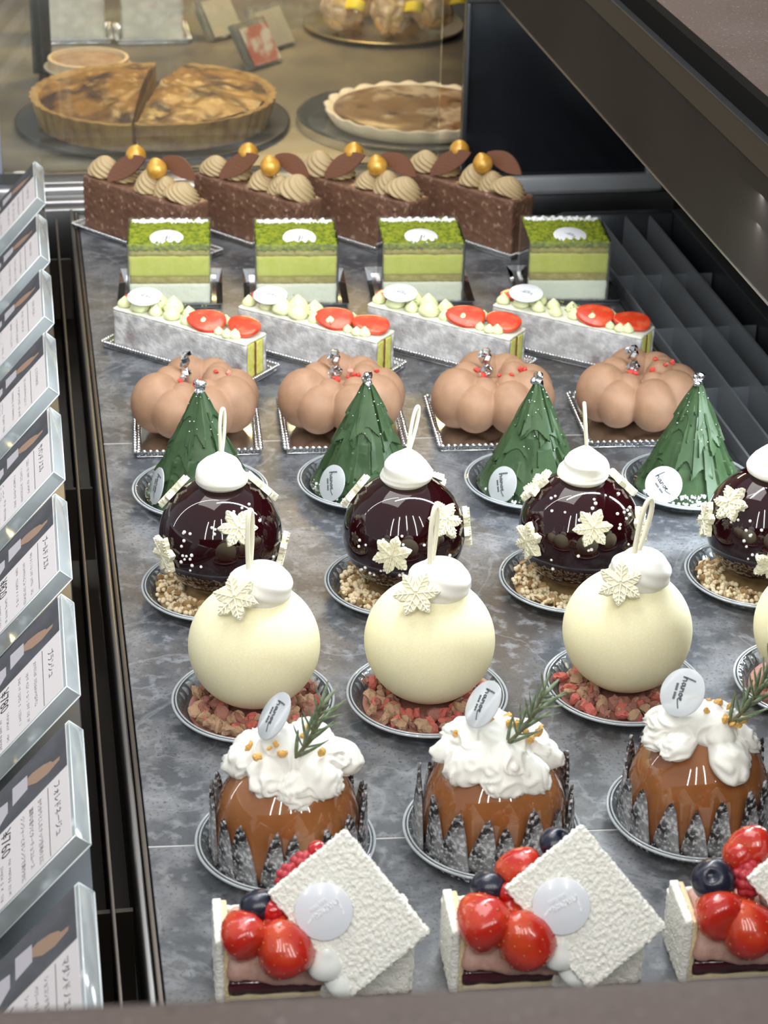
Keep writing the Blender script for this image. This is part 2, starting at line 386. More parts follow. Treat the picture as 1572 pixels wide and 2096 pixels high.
GROUT = M('light_joint_metal', (.36, .35, .34), .4)
for y0 in (33.4, -12.1):
    V = [(q, joint(q, y0) + e, z) for z in (-1.45, -.02) for q, e in ((xl, -.06), (xr, -.06), (xr, .06), (xl, .06))]
    part('joint_strip', mk('joint_strip', V, [(3, 2, 1, 0), (4, 5, 6, 7)] + [(i, (i + 1) % 4, (i + 1) % 4 + 4, i + 4) for i in range(4)], False), GROUT, case)

# ------------------------------------------------------------------ shared small pieces
ORD = ['leftmost', 'second from left', 'third from left', 'rightmost']
# logo lettering drawn as pen strokes in the disc's plane
def stroke_mesh(name, h=.035, wid=.045, R=1.0):
    L = [[(-.60, .52), (-.64, .34), (-.69, .06), (-.71, -.13)], [(-.71, -.06), (-.62, .07), (-.54, .05), (-.53, -.12)],
         [(-.30, .05), (-.40, .05), (-.44, -.05), (-.38, -.12), (-.30, -.04), (-.29, .05), (-.26, -.12), (-.20, -.10)],
         [(-.17, .06), (-.17, -.12), (-.10, .04), (-.03, .03), (-.01, -.12)],
         [(.14, .05), (.07, .01), (.08, -.10), (.16, -.12), (.21, -.04), (.14, .05), (.24, .02)],
         [(.27, -.03), (.37, .0), (.38, .06), (.30, .05), (.28, -.06), (.36, -.13), (.52, -.08), (.76, .02)]]
    for g in (-.36, .06):
        for q in range(3):
            x = g + q * .12; L.append([(x, -.30), (x + .07, -.30), (x + .07, -.38), (x, -.38), (x, -.31)])
    V, F = [], []
    for k, pl in enumerate(L):
        ww = wid * (1.3 if k == 0 else .6 if k > 5 else 1)
        for (x0, y0), (x1, y1) in zip(pl[:-1], pl[1:]):
            d = Vector((x1 - x0, y1 - y0)); d.normalize(); nx, ny = -d.y * ww / 2, d.x * ww / 2; ex, ey = d.x * ww * .3, d.y * ww * .3
            o = len(V)
            for z in (0, h):
                V += [((x0 - ex + nx) * R, (y0 - ey + ny) * R, z), ((x0 - ex - nx) * R, (y0 - ey - ny) * R, z), ((x1 + ex - nx) * R, (y1 + ey - ny) * R, z), ((x1 + ex + nx) * R, (y1 + ey + ny) * R, z)]
            F += [(o + 4, o + 5, o + 6, o + 7)] + [(o + i, o + (i + 1) % 4, o + (i + 1) % 4 + 4, o + i + 4) for i in range(4)]
    return mk(name, V, F, False)
LETTHIN = stroke_mesh('fine_lettering', .02, .03, .62)
LETTER = stroke_mesh('logo_lettering', .03, .055, 1.05)
DISCM = lathe('logo_disc', [(0, 0), (1.16, 0), (1.2, .02), (1.2, .07), (1.16, .09), (0, .09)], 56, sharp=40)
def disc(parent, loc, rot, mat=None, ink=None, sc=1.0, spin=0, fine=False):
    r = (rot if isinstance(rot, Matrix) else Euler(rot).to_matrix()) @ Matrix.Rotation(spin, 3, 'Z')
    d = part('logo_disc', DISCM, mat or DISC, parent, loc, r, sc)
    part('lettering', LETTHIN if fine else LETTER, ink or INKG, d, (0, 0, .088))
    return d
# round ribbed clear plate
def plate_fn(th, i, r, z):
    a = {2: .4, 3: 1, 4: 1, 5: .7}.get(i, 0)
    return r + .045 * a * math.cos(46 * th), z + .04 * a * math.cos(46 * th + .8)
PLATE = lathe('dish', [(0, .14), (3.3, .14), (3.5, .2), (3.62, .4), (3.74, .6), (3.88, .76), (4.02, .84), (4.2, .86), (4.24, .8), (4.1, .74), (3.95, .7), (3.8, .5), (3.6, .16), (3.5, .02), (3.3, 0), (0, 0)], 230, plate_fn)
ring = lambda R, z, n=96: [(R * math.cos(2 * PI * q / n), R * math.sin(2 * PI * q / n), z) for q in range(n)]
RIMM = join('rim', [(tube('r', ring(4.26, .86), .075, 8, True), Matrix.Identity(4)), (tube('r', ring(4.08, .9), .05, 8, True), Matrix.Identity(4))])
RIMP = clear('clear_plastic_rim', (.93, .95, .96), .45, (.8, .85, .88), .06, 1.6)
def plate(loc, label, group):
    t = thing('dessert_plate', label, 'plate', loc, 0, group); part('dish', PLATE, PLASTIC, t); part('rim', RIMM, RIMP, t)
    return t
# rectangular silver tray with a beaded rim
def tray_meshes(sx, sy, bead=.2, gap=.36, inset=.0):
    base = box('base', sx - .2, sy - .2, .12, .05)
    bm_items = []; b = blob('b', 1, lambda d: d * bead * .5)
    D, F = ico(1); V, FF = [], []
    for row, (off, z, rr) in enumerate(((0, .5, bead), (.24, .24, bead * .85))):
        hx, hy = sx / 2 - off, sy / 2 - off
        per = []
        nx, ny = int(2 * hx / gap), int(2 * hy / gap)
        for i in range(nx): per += [(-hx + (i + .5) * 2 * hx / nx, -hy), (-hx + (i + .5) * 2 * hx / nx, hy)]
        for i in range(ny): per += [(-hx, -hy + (i + .5) * 2 * hy / ny), (hx, -hy + (i + .5) * 2 * hy / ny)]
        for x, y in per:
            o = len(V); V += [(x + d[0] * rr, y + d[1] * rr, z + d[2] * rr * .8) for d in D]; FF += [tuple(o + q for q in f) for f in F]
    for off, z0, z1 in ((-.1, .42, .50), (.12, .3, .42), (.3, .02, .3)):      # sloping lip under the beads
        pass
    beads = mk('bead_rim', V, FF)
    hx, hy = sx / 2, sy / 2; LV, LF = [], []
    for off, z in ((.45, .1), (.12, .36), (-.06, .5), (-.06, .44), (.14, .26), (.48, .02)):
        LV += [(-hx + off, -hy + off, z), (hx - off, -hy + off, z), (hx - off, hy - off, z), (-hx + off, hy - off, z)]
    for k in range(5):
        for i in range(4): LF.append((k * 4 + i, k * 4 + (i + 1) % 4, k * 4 + 4 + (i + 1) % 4, k * 4 + 4 + i))
    lip = mk('lip', LV, LF, False)
    return base, lip, beads
def tray(meshes, loc, rz, label, group, mat=SILVER):
    t = thing('cake_tray', label, 'tray', loc, rz, group)
    part('base', meshes[0], mat, t); part('lip', meshes[1], mat, t); part('bead_rim', meshes[2], mat, t, kind='stuff')
    return t
# crumble lumps
def lump(name, seed, k=2, r=1.0, amp=.35, sq=(1, 1, 1), freq=1.2):
    return blob(name, k, lambda d: Vector((d.x * sq[0], d.y * sq[1], d.z * sq[2])) * (r * (1 + amp * nz(d, freq, seed) + amp * .6 * nz(d, freq * 2.4, seed + 3))), smooth=False)
LUMPS = [lump('crumble_piece', s, 2, 1, .55, (1, .8, .6)) for s in range(7)]
# six-armed snowflake
def flake_mesh():
    n = 72; V, F = [], []
    def rad(t):
        c = abs(math.cos(3 * t)); s6 = math.cos(6 * t)
        return .62 + .38 * c ** 1.7 + .05 * math.cos(18 * t)
    for z in (-.06, .2):
        V.append((0, 0, z)); V += [(1.08 * rad(2 * PI * i / n) * math.cos(2 * PI * i / n), 1.08 * rad(2 * PI * i / n) * math.sin(2 * PI * i / n), z) for i in range(n)]
    for i in range(n):
        a, b = 1 + i, 1 + (i + 1) % n; F += [(0, b, a), (n + 1, n + 1 + a, n + 1 + b), (a, b, n + 1 + b, n + 1 + a)]
    def bar(x0, y0, x1, y1, wd, z0, z1):
        d = Vector((x1 - x0, y1 - y0)); d.normalize(); nx, ny = -d.y * wd / 2, d.x * wd / 2; o = len(V)
        for z, k in ((z0, 1), (z1, .45)):
            V.extend([(x0 + nx * k, y0 + ny * k, z), (x0 - nx * k, y0 - ny * k, z), (x1 - nx * k, y1 - ny * k, z), (x1 + nx * k, y1 + ny * k, z)])
        F.append((o + 4, o + 5, o + 6, o + 7)); F.extend([(o + i, o + (i + 1) % 4, o + (i + 1) % 4 + 4, o + i + 4) for i in range(4)])
    for k in range(6):
        t = k * PI / 3; c, s = math.cos(t), math.sin(t)
        bar(.08 * c, .08 * s, 1.06 * c, 1.06 * s, .13, .18, .33)
        for rr, ln in ((.34, .3), (.58, .34), (.8, .2)):
            for sg in (-1, 1):
                a = t + sg * .85; bar(rr * c, rr * s, rr * c + ln * math.cos(a), rr * s + ln * math.sin(a), .11, .18, .31)
    return mk('snowflake', V, F, False)
FLAKEM = flake_mesh()
# white chocolate loop: a long teardrop of thin rope standing on its end
def loop_mesh(L=3.5, wd=.42, r=.135):
    pts = []
    for i in range(40):
        t = 2 * PI * i / 40; z = L * (.5 - .5 * math.cos(t)); pts.append((wd * math.sin(t) * (.35 + .65 * z / L), .0, z))
    return tube('loop', pts, r, 8, True, ref=(0, 1, 0))
LOOP = loop_mesh()

# ------------------------------------------------------------------ white velvet balls
GW = 'white ball cakes'
ballw = blob('ball', 6, lambda d: Vector((d.x * 3.47, d.y * 3.47, d.z * 3.4)) if d.z > -.93 else Vector((d.x * 3.47, d.y * 3.47, -.93 * 3.4)))
def cream_white(seed):
    sp = [((0, 0, .55), 1.28), ((.28, -.05, .75), 1.32), ((-.35, .0, .8), 1.0), ((-.75, -.1, 1.05), .62), ((-1.05, -.1, 1.4), .3)]
    def post(P):
        for i, p in enumerate(P):
            k = 1 + .025 * math.sin(p[2] * 9 + p[0] * 3) + .02 * nz(p, 1.2, seed); P[i] = (p[0] * k * 1.12, p[1] * k * 1.12, p[2] * .93)
        return P
    return star('cream', 5, (0, 0, .6), sp, post)
CW = cream_white(2)
CB = blob('crumble_bed', 5, lambda d: Vector((d.x * 3.45, d.y * 3.45, (.26 if d.z > 0 else .0) * abs(d.z) ** .4 + .1 * nz(d, 5, 4) * max(0, d.z))))
wpos = [(-.05, -.8), (9.2, -1.5), (19.95, -1.75), (30.35, -2.75)]
wl = ['leftmost', 'second from left', 'third from left', 'rightmost, cut off by the picture']
for i, (x, y) in enumerate(wpos):
    rnd = random.Random(40 + i)
    plate((x, y, 0), 'clear ribbed plate under the %s white ball cake' % ORD[i], 'plates under white balls')
    t = thing('ball_cake', 'white velvet ball cake with snowflake and chocolate loop, %s' % wl[i], 'cake', (x, y, .15), 0, GW)
    part('ball', ballw, VELV, t, (.12, .5, 3.72))
    part('cream', CW, CREAM, t, (.25, .35, 6.75), (.1, .08, rnd.uniform(-.1, .15)))
    part('loop', LOOP, CHOCW, t, (-.15 + .1 * i, .2, 8.0), (math.radians(-4), math.radians([12, 13, 17, 14][i]), math.radians([60, 50, 25, 30][i])))
    part('snowflake', FLAKEM, CHOCW, t, (-.95, -.95, 7.35), frame((-.42 + .12 * i, -.72, .75), (.2, .3, 1)) @ Matrix.Rotation(.3 * i, 3, 'Z'), 1.1)
    bed = part('crumble_bed', CB, CRBR, t, (0, 0, .03))
    for k in range(115):
        a = rnd.uniform(.7 * PI, 2.3 * PI); r = rnd.uniform(1.7, 3.45); s = rnd.uniform(.28, .5)
        if k % 3 == 0: a = rnd.uniform(PI * 1.0, PI * 2.0)
        part('crumble_piece', LUMPS[rnd.randrange(7)], rnd.choice([CRTAN, CRTAN, CRBR, CRBR, CRPK]) if i != 1 else rnd.choice([CRTAN, CRTAN, CRPK, CRPK, CRBR]), bed,
             (r * math.cos(a), r * math.sin(a), .34 + .12 * (r > 3) + rnd.uniform(0, .2)), (rnd.uniform(0, 6), rnd.uniform(0, 6), rnd.uniform(0, 6)), s)

# ------------------------------------------------------------------ dark cherry balls
GD = 'dark cherry ball cakes'
balld = blob('ball', 6, lambda d: Vector((d.x * 3.56, d.y * 3.56, d.z * 3.5)) if d.z > -.86 else Vector((d.x * 3.56, d.y * 3.56, -.86 * 3.5)))
def kiss(seed, R=1.5, H=2.1):
    prof = [(0, 0), (R * .8, .0), (R, .28), (R * 1.0, .55), (R * .93, .78), (R * .9, .9), (R * .84, 1.15), (R * .66, 1.45), (R * .48, 1.66), (R * .3, 1.86), (R * .16, 2.02), (0, H)]
    dense = []
    for (r0, z0), (r1, z1) in zip(prof[:-1], prof[1:]):
        for q in range(5): dense.append((r0 + (r1 - r0) * q / 5, z0 + (z1 - z0) * q / 5))
    dense.append(prof[-1])
    return lathe('cream', dense, 56, lambda th, i, r, z: (r * (1 + .06 * math.sin(th + z * 4.5) + .03 * nz((math.cos(th), math.sin(th), z), 1.3, seed)), z))
KISS = [kiss(s) for s in range(3)]
flk = [[(.19, -.83, .53), (-.91, -.40, -.07), (.95, -.23, -.20), (-.69, .36, .62), (.68, .27, .68)],
       [(-.35, -.93, .09), (.52, -.68, .52), (.98, -.16, .11), (-.73, .40, .56), (.47, .5, .72)],
       [(-.04, -.89, .46), (-.92, -.39, .03), (-.69, .24, .68), (.68, .1, .72), (.88, -.41, .22)],
       [(-.75, -.32, .57), (-.99, .05, .11), (-.19, -.95, -.23), (.3, -.6, .6)]]
dpos = [(-.85, 11.75), (9.75, 10.9), (20.05, 10.1), (31.2, 9.3)]
dl = ['leftmost', 'second from left', 'third from left', 'rightmost, cut off by the picture']
grain = blob('g', 1, lambda d: d); DG, FG = ico(1)
for i, (x, y) in enumerate(dpos):
    rnd = random.Random(70 + i)
    plate((x, y, 0), 'clear ribbed plate under the %s dark cherry ball cake' % ORD[i], 'plates under cherry balls')
    t = thing('ball_cake', 'glossy dark cherry ball cake with white snowflakes, %s' % dl[i], 'cake', (x, y, .15), 0, GD)
    c = Vector((.35, .45, 3.72)); b = part('ball', balld, MAROON, t, c)
    part('cream', KISS[i % 3], CREAM, t, (c.x + .05, c.y, 6.95), (0, 0, i * 1.3))
    part('loop', LOOP, CHOCW, t, (c.x + .1, c.y, 8.75), (math.radians(-6), math.radians([13, 24, 17, 16][i]), math.radians([50, 40, 78, 60][i])), .78)
    for k, n in enumerate(flk[i]):
        n = Vector(n).normalized()
        part('snowflake', FLAKEM, CHOCW, t, c + n * 3.56, frame(n) @ Matrix.Rotation(rnd.uniform(0, 1), 3, 'Z'), 1.04)
    V, F = [], []
    for k in range(9 + (i % 2)):
        n0 = Vector((rnd.uniform(-.8, .8), rnd.uniform(-1, -.3), rnd.uniform(-.35, .75))).normalized()
        for q in range(rnd.randint(2, 5)):
            n = (n0 + Vector((rnd.gauss(0, .1), rnd.gauss(0, .1), rnd.gauss(0, .1)))).normalized(); r = rnd.uniform(.085, .125); p = Vector((n.x * 3.57, n.y * 3.57, n.z * 3.52)); o = len(V)
            V += [tuple(p + Vector(d) * r) for d in DG]; F += [tuple(o + j for j in f) for f in FG]
    part('sugar_pearls', mk('sugar_pearls', V, F), PEARL, t, c, kind='stuff')
    bed = part('flake_bed', blob('flake_bed', 4, lambda d: Vector((d.x * 3.4, d.y * 3.4, (.26 if d.z > 0 else 0) * abs(d.z) ** .4 + .12 * nz(d, 6, i) * max(0, d.z)))), FLAKE, t, (0, 0, .03))
    V, F = [], []
    for k in range(330):
        a = rnd.uniform(PI * .75, PI * 2.1); r = rnd.uniform(1.9, 3.5); rr = rnd.uniform(.13, .21); z = rnd.uniform(.3, .62); o = len(V)
        V += [(r * math.cos(a) + d[0] * rr, r * math.sin(a) + d[1] * rr, z + d[2] * rr) for d in DG]; F += [tuple(o + j for j in f) for f in FG]
    part('puffed_grains', mk('puffed_grains', V, F), PUFF, t, kind='stuff')
    for k in range(34):
        a = rnd.uniform(PI * .6, PI * 2.2); r = rnd.uniform(2.1, 3.5)
        part('toasted_flake', LUMPS[k % 7], FLAKE, bed, (r * math.cos(a), r * math.sin(a), rnd.uniform(.4, .7)), (rnd.uniform(0, 6), rnd.uniform(0, 6), 0), (.0026 / S, .0026 / S, .0012 / S))

# ------------------------------------------------------------------ green tree cakes
GT = 'green tree cakes'
def tree_mesh(seed):
    rnd = random.Random(seed); nt_, nzv = 240, 120; H, R0 = 7.25, 3.05
    th = np.linspace(0, 2 * PI, nt_, endpoint=False)[:, None]; v = np.linspace(0, 1, nzv)[None, :]
    d = np.zeros((nt_, nzv))
    for k in range(64):
        tc = rnd.uniform(0, 2 * PI); vc = rnd.uniform(-.05, 1.0); wd = rnd.uniform(.32, .62) * (1 + .9 * vc); h = rnd.uniform(.3, .62)
        skew = rnd.uniform(-.25, .25); sg = rnd.choice((-1, 1))
        u = (((th - tc + skew * (v - vc)) + PI) % (2 * PI) - PI) / wd; q = (v - vc) / h
        edge = .5 - .10 * np.cos(u * PI * 1.6)
        mask = (np.abs(u) < .5) & (q > -edge) & (q < .5)
        val = rnd.uniform(0, .08) + .16 * np.clip(sg * u + .5 + .12 * np.sin(q * 7 + k), 0, 1.2) ** 2.2 + .10 * np.clip(.5 - q, 0, 1) ** 3
        d = np.where(mask, np.maximum(d, val), d)
    V, F = [], []
    for j in range(nt_):
        t_ = th[j, 0]
        for i in range(nzv):
            vv = v[0, i]; r = R0 * (1 - vv) ** .92 * (1 - .1 * vv) + .16 * (1 - vv * .3) + d[j, i] * (1.5 - .7 * vv) - (.2 if i == 0 else 0)
            V.append((r * math.cos(t_), r * math.sin(t_), vv * H))
    for j in range(nt_):
        a, b = j * nzv, ((j + 1) % nt_) * nzv
        for i in range(nzv - 1): F.append((a + i, b + i, b + i + 1, a + i + 1))
    F.append(tuple((j + 1) * nzv - 1 for j in range(nt_)))
    F.append(tuple(j * nzv for j in range(nt_))[::-1])
    return mk('cone', V, F, True, 38)
FOILT = star('foil_tip', 3, (0, 0, .1), [((random.Random(k).uniform(-.22, .22), random.Random(k + 50).uniform(-.22, .22), random.Random(k + 90).uniform(-.2, .45)), random.Random(k + 9).uniform(.1, .24)) for k in range(16)], smooth=False)
def doily_mesh(seed):
    prof = [(2.2, .12), (2.6, .16), (2.9, .2), (3.1, .24), (3.3, .3), (3.45, .38), (3.5, .4), (3.45, .35), (2.8, .1), (2.2, .05)]
    return lathe('foil_doily', prof, 110, lambda th, i, r, z: (r, z + (.16 if 0 < i < 7 else .0) * abs(nz((math.cos(th) * r, math.sin(th) * r, 0), 2.3, seed))), smooth=False)
DOILY = doily_mesh(4)
tpos = [(-.65, 24.4), (9.9, 24.45), (20.6, 23.2), (30.75, 21.9)]
for i, (x, y) in enumerate(tpos):
    rnd = random.Random(i + 5)
    plate((x, y, 0), 'clear ribbed plate under the %s green tree cake' % ORD[i], 'plates under green trees')
    t = thing('tree_cake', 'green fir tree cone cake with silver foil tip, %s' % ORD[i], 'cake', (x, y, .15), 0, GT)
    part('cone', tree_mesh(11 + i), GREEN, t, (.1, .2, .12))
    part('foil_tip', FOILT, SILVER, t, (.1, .2, 7.45), (0, 0, i), 1.05, label='crumpled silver foil')
    part('foil_doily', DOILY, SILVER, t, (0, 0, .0), (0, 0, i * 1.1), label='silver foil doily')
    # sugar dusted round the foot, heavier on the right-hand trees
    V, F = [], []
    for k in range([60, 120, 420, 620][i]):
        a = rnd.uniform(PI * (1.05 if i > 1 else .9), PI * 1.95); r = 2.55 + abs(rnd.gauss(0, .38)); h = rnd.uniform(0, .5) if r < 3.1 else 0; rr = rnd.uniform(.05, .12); o = len(V)
        if r > 3.4: r = 3.3
        V += [(r * math.cos(a) + d[0] * rr + .1, r * math.sin(a) + d[1] * rr + .1, .42 + h + d[2] * rr) for d in DG]; F += [tuple(o + j for j in f) for f in FG]
    part('icing_sugar', mk('icing_sugar', V, F), SUGAR, t, kind='stuff')
    V, F = [], []
    for k in range(30):
        vv = rnd.uniform(.45, .97); a = rnd.uniform(PI, 2 * PI); r = 3.05 * (1 - vv) ** .92 * (1 - .1 * vv) + .3; rr = rnd.uniform(.02, .05); o = len(V)
        V += [(r * math.cos(a) + d[0] * rr + .1, r * math.sin(a) + d[1] * rr + .2, vv * 7.25 + .12 + d[2] * rr) for d in DG]; F += [tuple(o + j for j in f) for f in FG]
    part('sugar_specks', mk('sugar_specks', V, F), SUGAR, t, kind='stuff')
    n = [(-.93, -.15, .3), (-.8, -.4, .42), (-.78, -.42, .42), (-.4, -.75, .52)][i]
    loc = [(-2.75, -1.15, 1.55), (-2.35, -2.0, 1.5), (-2.35, -2.1, 1.45), (-2.4, -2.3, 1.6)][i]
    disc(t, loc, frame(n, (-.75, .1, .8)), DISC if i == 3 else DISCG, INKG, .98, -1.7)

# ------------------------------------------------------------------ tan pumpkin mousse cakes
GP = 'tan pumpkin mousse cakes'
def pumpkin_mesh():
    sp = []
    for k, (da, rr, zz) in enumerate(((0, 1.68, .15), (.06, 1.55, .45), (-.06, 1.78, .35), (.12, 1.55, .05), (0, 1.82, .3), (-.1, 1.48, .1), (.08, 1.62, .2), (0, 1.72, .35))):
        a = 2 * PI * (k + .25) / 8 + da; R = 2.42
        sp.append(((R * math.cos(a) * 1.1, R * math.sin(a) * .98, zz), rr))
    sp += [((1.45, .35, 1.0), 1.1), ((.8, -1.0, .85), 1.0), ((1.7, 1.2, .9), 1.15), ((-1.7, .8, .9), 1.2), ((-1.0, -1.2, .7), 1.1), ((0, 0, -.2), 1.5)]
    def post(P):
        P[:, 2] = np.where(P[:, 2] < -1.75, -1.75, P[:, 2]); P[:, 2] *= 1.14
        P[:, 2] += 1.96
        return P
    return star('pumpkin', 6, (0, 0, 0), sp, post)
PUMP = pumpkin_mesh()
def ornament_mesh(seed):
    rnd = random.Random(seed); items = []; pts = []
    for q in range(26):                                   # a curl of foil on a twisted stem
        u = q / 25
        if u < .55: pts.append((.08 * math.sin(u * 20), .05 * math.cos(u * 20), u * 2.6))
        else:
            a = (u - .55) / .45 * 5.2; pts.append((-.2 + .2 * math.cos(a), .08 * math.sin(3 * a), 1.43 + .3 * math.sin(a) + .1))
    items.append((tube('o', pts, [.09 + .13 * abs(math.sin(q * 2.3)) for q in range(26)], 6), Matrix.Identity(4)))
    for q in range(9):
        items.append((lump('l', seed + q, 1, rnd.uniform(.14, .27), .8), T(rnd.uniform(-.22, .3), rnd.uniform(-.12, .12), rnd.uniform(.1, .8))))
    return join('foil_curl', items, False)
ORN = ornament_mesh(3)
TRP = tray_meshes(8.3, 8.2, .2, .40)
ppos = [(0, 34.35), (9.9, 33.75), (20.2, 32.95), (30.35, 32.35)]
PB = [[(-1.1, -.9), (-.1, -.75), (.2, -.35), (1.35, -.2), (2.2, -.1)], [(-.6, -.5), (-.4, -.9), (.5, .2), (.35, -.25), (.7, -.5), (1.0, -.5), (2.3, .1)],
      [(-1.2, .1), (-.9, -.6), (.3, -.2), (.9, -1.1), (1.7, -.4), (2.0, -.3)], [(-.9, -.6), (-.7, -.6), (-.45, -.7), (1.1, .9), (2.2, .5), (1.6, -.2), (1.7, -.1), (.7, -.6)]]
for i, (x, y) in enumerate(ppos):
    rnd = random.Random(i)
    tray(TRP, (x, y + .35, 0), math.radians(-3.5), 'square silver beaded tray under the %s tan pumpkin cake' % ORD[i], 'silver trays under pumpkins')
    t = thing('pumpkin_cake', 'lobed tan pumpkin mousse cake with silver curl and red crumbs, %s' % ORD[i], 'cake', (x, y + .35, .13), math.radians([0, -6, 2, -8][i]), GP)
    part('body', PUMP, TAN, t)
    part('foil_curl', ORN, SILVER, t, (-.75, .35, 3.0), (.05, math.radians(10), math.radians([80, 10, 0, -10][i])), 1.3, label='curl of crumpled silver foil')
    bvh = None
    for k, (bx, by) in enumerate(PB[i]):
        z = max([v.co.z / S for v in PUMP.vertices if (v.co.x / S - bx) ** 2 + (v.co.y / S - by) ** 2 < .03] or [3.6])
        part('berry_bit', LUMPS[k % 7], PINKBIT if (i, k) in ((0, 4), (1, 2), (3, 6)) else REDBIT, t, (bx, by, z + .06), (k, k * 2, k * 3), rnd.uniform(.16, .24))

# ------------------------------------------------------------------ strawberry bar cakes
GS = 'strawberry bar cakes'
TRS = tray_meshes(13.2, 4.1, .15, .24)
Lb, Wb, Hb = 12.0, 2.6, 2.75
def rough_(amp, s, seed=0): return lambda p, n: amp * nz(p, s, seed) + amp * .5 * nz(p, s * 2.7, seed + 2)
side = gridbox('coated_side', Lb, .34, Hb, .16, .08, rough_(.05, 2.2, 1))
spg = gridbox('sponge', Lb - .1, .86, Hb - .1, .2, .05, rough_(.04, 3, 2))
jam = box('jam_line', Lb - .06, .16, Hb - .12, .03)
topc = gridbox('top_coat', Lb, Wb, .22, .2, .08, rough_(.05, 2, 3))
def dot_mesh(seed):
    prof = [(0, 0), (.75, 0), (.98, .2), (1, .45), (.9, .75), (.7, 1.0), (.42, 1.25), (.18, 1.5), (0, 1.62)]
    d2 = []
    for (r0, z0), (r1, z1) in zip(prof[:-1], prof[1:]): d2 += [(r0, z0), ((r0 + r1) / 2 + .02, (z0 + z1) / 2)]
    d2.append(prof[-1])
    return lathe('cream_dot', d2, 24, lambda th, i, r, z: (r * (1 + .06 * nz((math.cos(th), math.sin(th), z), 1.4, seed)), z))
DOTS = [dot_mesh(s) for s in range(3)]
SSL = blob('strawberry_slice', 4, lambda d: Vector((d.x * (1.25 - .28 * d.x), d.y * .95, (abs(d.z) ** .35) * math.copysign(.2, d.z))))
spos = [(.55, 47.25), (9.75, 46.65), (19.35, 46.1), (28.75, 45.2)]
sang = [-42, -41, -41, -39]
for i, (x, y) in enumerate(spos):
    rnd = random.Random(i + 20); a = math.radians(sang[i])
    tray(TRS, (x, y, 0), a, 'long silver tray under the %s strawberry bar cake' % ORD[i], 'silver trays under strawberry bars')
    t = thing('bar_cake', 'sugared bar cake with pale green cream dots and strawberry slices, %s' % ORD[i], 'cake', (x, y, .14), a, GS)
    for sg in (-1, 1): part('coated_side', side, MARB, t, (0, sg * (Wb / 2 - .17), 0))
    for sg in (-1, 1): part('sponge', spg, YGREEN, t, (.02, sg * .53, .03))
    part('jam_line', jam, JAM, t, (0.02, 0, .02))
    part('top_coat', topc, M('pale_top_coat', (.74, .74, .62), .7, bump=(4, .4)), t, (0, 0, Hb - .05))
    zt = Hb + .17
    part('strawberry_slice', SSL, STRAWCUT, t, (-4.9, .75, zt + .42), (.12, -.12, rnd.uniform(-.4, .4)), .92)
    # piped dots, two staggered lines from the far end to the middle, then a few beside the berries
    for k in range(11):
        bx = -5.45 + k * .72; by = (-.62, .62)[k % 2] * rnd.uniform(.8, 1.1); s = rnd.choice((.72, .62, .5, .78)) if k < 8 else .5
        if k == 0: s = .5
        part('cream_dot', DOTS[k % 3], PALEG, t, (bx, by, zt), (rnd.uniform(-.1, .1), rnd.uniform(-.1, .1), k), s)
    for bx, by, s in ((3.35, -.85, .36), (4.15, -.95, .4), (4.7, -.75, .44), (3.5, .85, .4), (2.6, 1.0, .45)):
        part('cream_dot', DOTS[k % 3], PALEG, t, (bx, by, zt), (0, 0, bx), s)
    part('strawberry_slice', SSL, STRAWCUT, t, (2.1, -.25, zt + .45), (.34, .06, math.radians([10, 5, 12, 0][i])), 1.2)
    part('strawberry_slice', SSL, STRAWCUT, t, (4.85, .35, zt + .47), (.22, .10, math.radians([-20, 15, -10, 30][i])), 1.12)
    disc(t, (-3.75, -.35, zt + 1.02), Euler((0, 0, -a)).to_matrix() @ frame((-.04, -.17, .98)), DISC, INKG, 1.05, math.radians([165, 165, 160, 165][i]), True)
    V, F = [], []
    for k in range(60):
        bx = rnd.uniform(-3.5, 5); by = rnd.gauss(0, .5); rr = rnd.uniform(.04, .09); o = len(V); z = zt + rnd.uniform(.05, .9 if bx < 2 else .3)
        V += [(bx + d[0] * rr, by + d[1] * rr, z + d[2] * rr * .6) for d in DG]; F += [tuple(o + j for j in f) for f in FG]
    part('pistachio_crumbs', mk('pistachio_crumbs', V, F, False), PIST, t, kind='stuff')

# ------------------------------------------------------------------ matcha cakes
GM = 'layered matcha cakes'
mw, md = 6.2, 5.9
lay = [('cheese_layer', MATW, 1.6, .06), ('sponge_layer', MATS2, .6, .08), ('mousse_layer', MATM, 1.65, .05), ('sponge_layer', MATS2, .45, .08)]
LM = [gridbox(n_, mw - (k % 2) * .06, md - (k % 2) * .06, h + .04, .22, .08, rough_(am, 2.4, k)) for k, (n_, _, h, am) in enumerate(lay)]
MTOP = gridbox('powder_top', mw, md, .5, .08, .12, lambda p, n: .13 * nz(p, 3.4, 1) + .10 * nz(p, 7, 2))
MSN = gridbox('sugar_edge', mw - .1, .8, .26, .07, .12, lambda p, n: .2 * nz(p, 2.6, 5) + .16 * nz(p, 6, 6) - .05)
def film_mesh(hx, hy, h, t_=.03):
    V, F = [], []
    for e, z in ((0, 0), (0, h), (-t_, h), (-t_, 0)):
        V += [(-hx - e, -hy - e, z), (hx + e, -hy - e, z), (hx + e, hy + e, z), (-hx - e, hy + e, z)]
    for k in range(4):
        for q in range(4): F.append((k * 4 + q, k * 4 + (q + 1) % 4, ((k + 1) % 4) * 4 + (q + 1) % 4, ((k + 1) % 4) * 4 + q))
    return mk('film', V, F, False)
FILMM = film_mesh(mw / 2 + .14, md / 2 + .14, 4.9)
mpos = [(-.05, 58.0), (9.7, 57.0), (19.55, 56.4), (31.0, 55.55)]
TRM = tray_meshes(8.0, 7.6, .12, .3)
